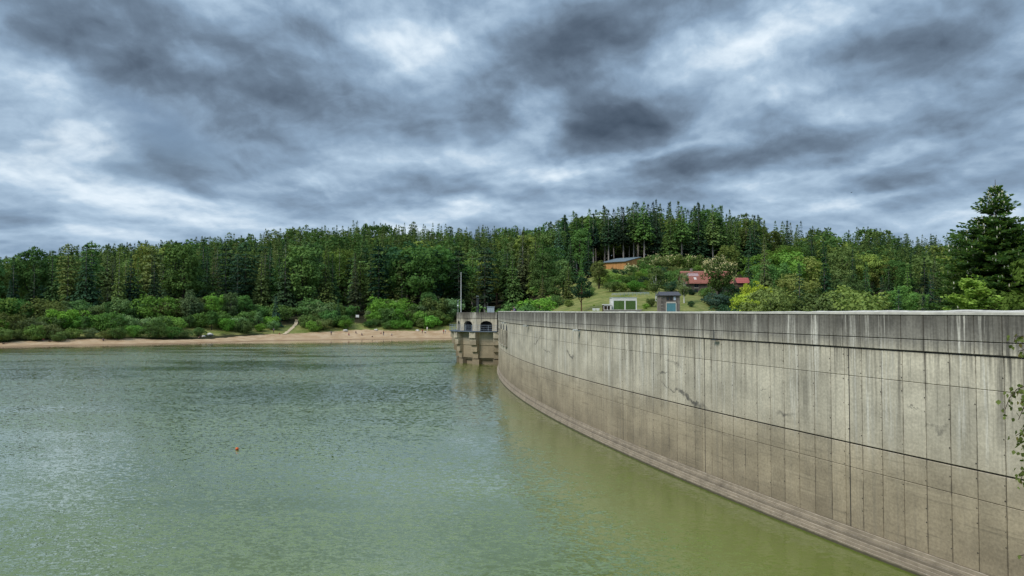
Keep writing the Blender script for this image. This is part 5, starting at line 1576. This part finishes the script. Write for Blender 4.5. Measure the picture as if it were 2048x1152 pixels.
# a young maple right behind the crest
p = at(1944, 36); g = np.random.default_rng(5)
t = thing('maple_sapling', 'young light green maple sapling growing up behind the dam crest', 'tree', (p.x, p.y, 2.0))
stem = MB(); leaves = []
stem.tube([(0, 0, -.3), (0.05, 0, 4), (-.02, .05, 7.5), (0, 0, 9.75)], [.07, .055, .03, .008], 7)
for k in range(46):
    z = g.uniform(5.2, 9.3); a = g.uniform(0, 6.28); L = float(np.interp(z, [5, 7.2, 9.0, 9.7], [1.9, 1.55, .75, .3])) * g.uniform(.6, 1.05)
    d = np.array([math.cos(a), math.sin(a), 0.0])
    cv = lambda f: np.array([0, 0, z]) + d * L * f + np.array([0, 0, 1.0]) * (L * .75 * f * (1 - .25 * f))
    stem.tube([cv(0), cv(.5), cv(1)], [.018, .012, .004], 4, cap=False)
    n = int(70 + 75 * L)
    f = g.uniform(.15, 1.08, n)
    P = np.array([cv(x) for x in f]) + g.normal(0, .11, (n, 3)) * np.array([[1, 1, .55]])
    D = unit(g.normal(0, 1, (n, 3)) * np.array([[1, 1, .3]]) + d[None] * .5 + np.array([[0, 0, -.35]]))
    S = unit(np.cross(D, np.array([[0, 0, 1.0]]) + g.normal(0, .35, (n, 3))))
    Ls = g.uniform(.11, .20, n)
    leaves.append(kites(P, D, S, Ls, Ls * g.uniform(.8, 1.1, n), Ls * .08))
n = 70; P = np.c_[g.normal(0, .14, (n, 2)), g.uniform(8.3, 9.85, n)]; D = unit(g.normal(0, 1, (n, 3)) + np.array([[0, 0, -.2]])); S = unit(np.cross(D, g.normal(0, .4, (n, 3)) + np.array([[0, 0, 1.]])))
leaves.append(kites(P, D, S, g.uniform(.09, .15, n), g.uniform(.08, .14, n), np.full(n, .01)))
stem.build('stem', M['bark'], t).color = (.12, .10, .07, 1)
o = link('crown', quads_mesh('crown', np.concatenate(leaves), M['leaf_near']), t); o.color = (.27, .39, .080, 1)
# broad tree at the right edge of the view
p = at(2128, 45); t = thing('broadleaf_tree', 'bright green tree at the right edge, beside the large fir', 'tree', (p.x, p.y, 1.5)); t.scale = (12.0, 12.0, 12.0)
a_ = link('trunk', PROTO['broad'][1][0], t); a_.color = (.06, .05, .04, 1)
o = link('crown', quads_mesh('crown', clump_crown(131, rx=.30, rz=.40, zc=.60, clumps=130, leaves=95, size=.020, cr=(.05, .09)), M['leaf_near']), t); o.color = (.105, .165, .035, 1)

# ------------------------------------------------------------------ birch beside the photographer, its twigs hanging into view
bx, by = 8.6, 8.6
bz = gz(bx, by)
t = thing('birch_tree', 'birch with thin twigs of small leaves hanging in front of the dam wall', 'tree', (bx, by, bz))
MB().tube([(0, 0, -.4), (0, 0, 0), (-.1, .05, 3.5), (.05, 0, 7), (.1, 0, 10)], [.20, .16, .13, .09, .03], 10).build('trunk', M['bark'], t).color = (*BARK['white'], 1)
leafm = []
for k in range(3):
    w_ = (0.42, 0.48, 0.38)[k]
    mb = MB(); mb.add([(0, 0, 0), (-w_ * .75, 0.28, .05), (-w_, .42, .08), (-w_ * .55, .75, .03), (0, 1.05, -.10), (w_ * .55, .75, .03), (w_, .42, .08), (w_ * .75, 0.28, .05), (0, .45, -.02)],
                      [(0, 8, 2, 1), (8, 3, 2), (8, 4, 3), (8, 5, 4), (8, 6, 5), (0, 7, 6, 8)])
    leafm.append(mb.mesh('leaf', M['leaf_near']))
gl = random.Random(9)


def leaf_at(p, par):
    o = link('leaf', leafm[gl.randrange(3)], par); o.location = p
    s = gl.uniform(.036, .058); o.scale = (s, s, s)
    o.rotation_euler = (gl.uniform(-2.5, -1.1), gl.uniform(-.5, .5), gl.uniform(0, 6.28))
    v = gl.uniform(.6, 1.35); br = gl.random() < .12
    o.color = (.150 * v * (1.4 if br else 1), .185 * v, .055 * v, 1)


# each twig: photo pixels it hangs through, at distance d
for pts, dist, dens in (([(2120, 600), (2075, 655), (2048, 672), (2030, 672), (2026, 684)], 8.0, 12), ([(2120, 610), (2060, 690), (2044, 700), (2034, 702)], 8.2, 9),
                        ([(2130, 740), (2080, 762), (2050, 770), (2030, 778), (2015, 795), (2006, 818)], 7.8, 30), ([(2130, 745), (2085, 775), (2060, 790), (2045, 810), (2032, 838)], 8.0, 24),
                        ([(2130, 700), (2090, 760), (2062, 800), (2050, 840), (2040, 862), (2026, 870)], 8.1, 30), ([(2130, 760), (2085, 820), (2060, 860), (2048, 885), (2038, 892)], 7.9, 26),
                        ([(2130, 850), (2085, 880), (2056, 905), (2042, 935), (2034, 958)], 8.0, 30), ([(2130, 870), (2080, 905), (2050, 930), (2042, 950)], 7.7, 22),
                        ([(2120, 1060), (2080, 1085), (2050, 1102), (2030, 1106)], 7.9, 7)):
    P = [at(px, dist, py) - Vector((bx, by, bz)) for px, py in pts]
    limb0 = Vector((0.02, 0, min(P[0].z + 0.5, 9.0)))
    tw = MB().tube([limb0, limb0.lerp(P[0], .6) + Vector((0, 0, .15))] + P, [.02, .012] + [.006 * (1 - .8 * i / len(P)) + .0012 for i in range(len(P))], 5, cap=False).build('twig', M['bark'], t)
    tw.color = (.07, .05, .04, 1)
    for _ in range(int(dens * 1.5)):
        f = gl.uniform(1.2, len(P) - 1.0); i = int(f); q_ = P[i].lerp(P[min(i + 1, len(P) - 1)], f - i)
        leaf_at(q_ + Vector((gl.gauss(0, .035), gl.gauss(0, .05), gl.gauss(-.02, .03))), tw)
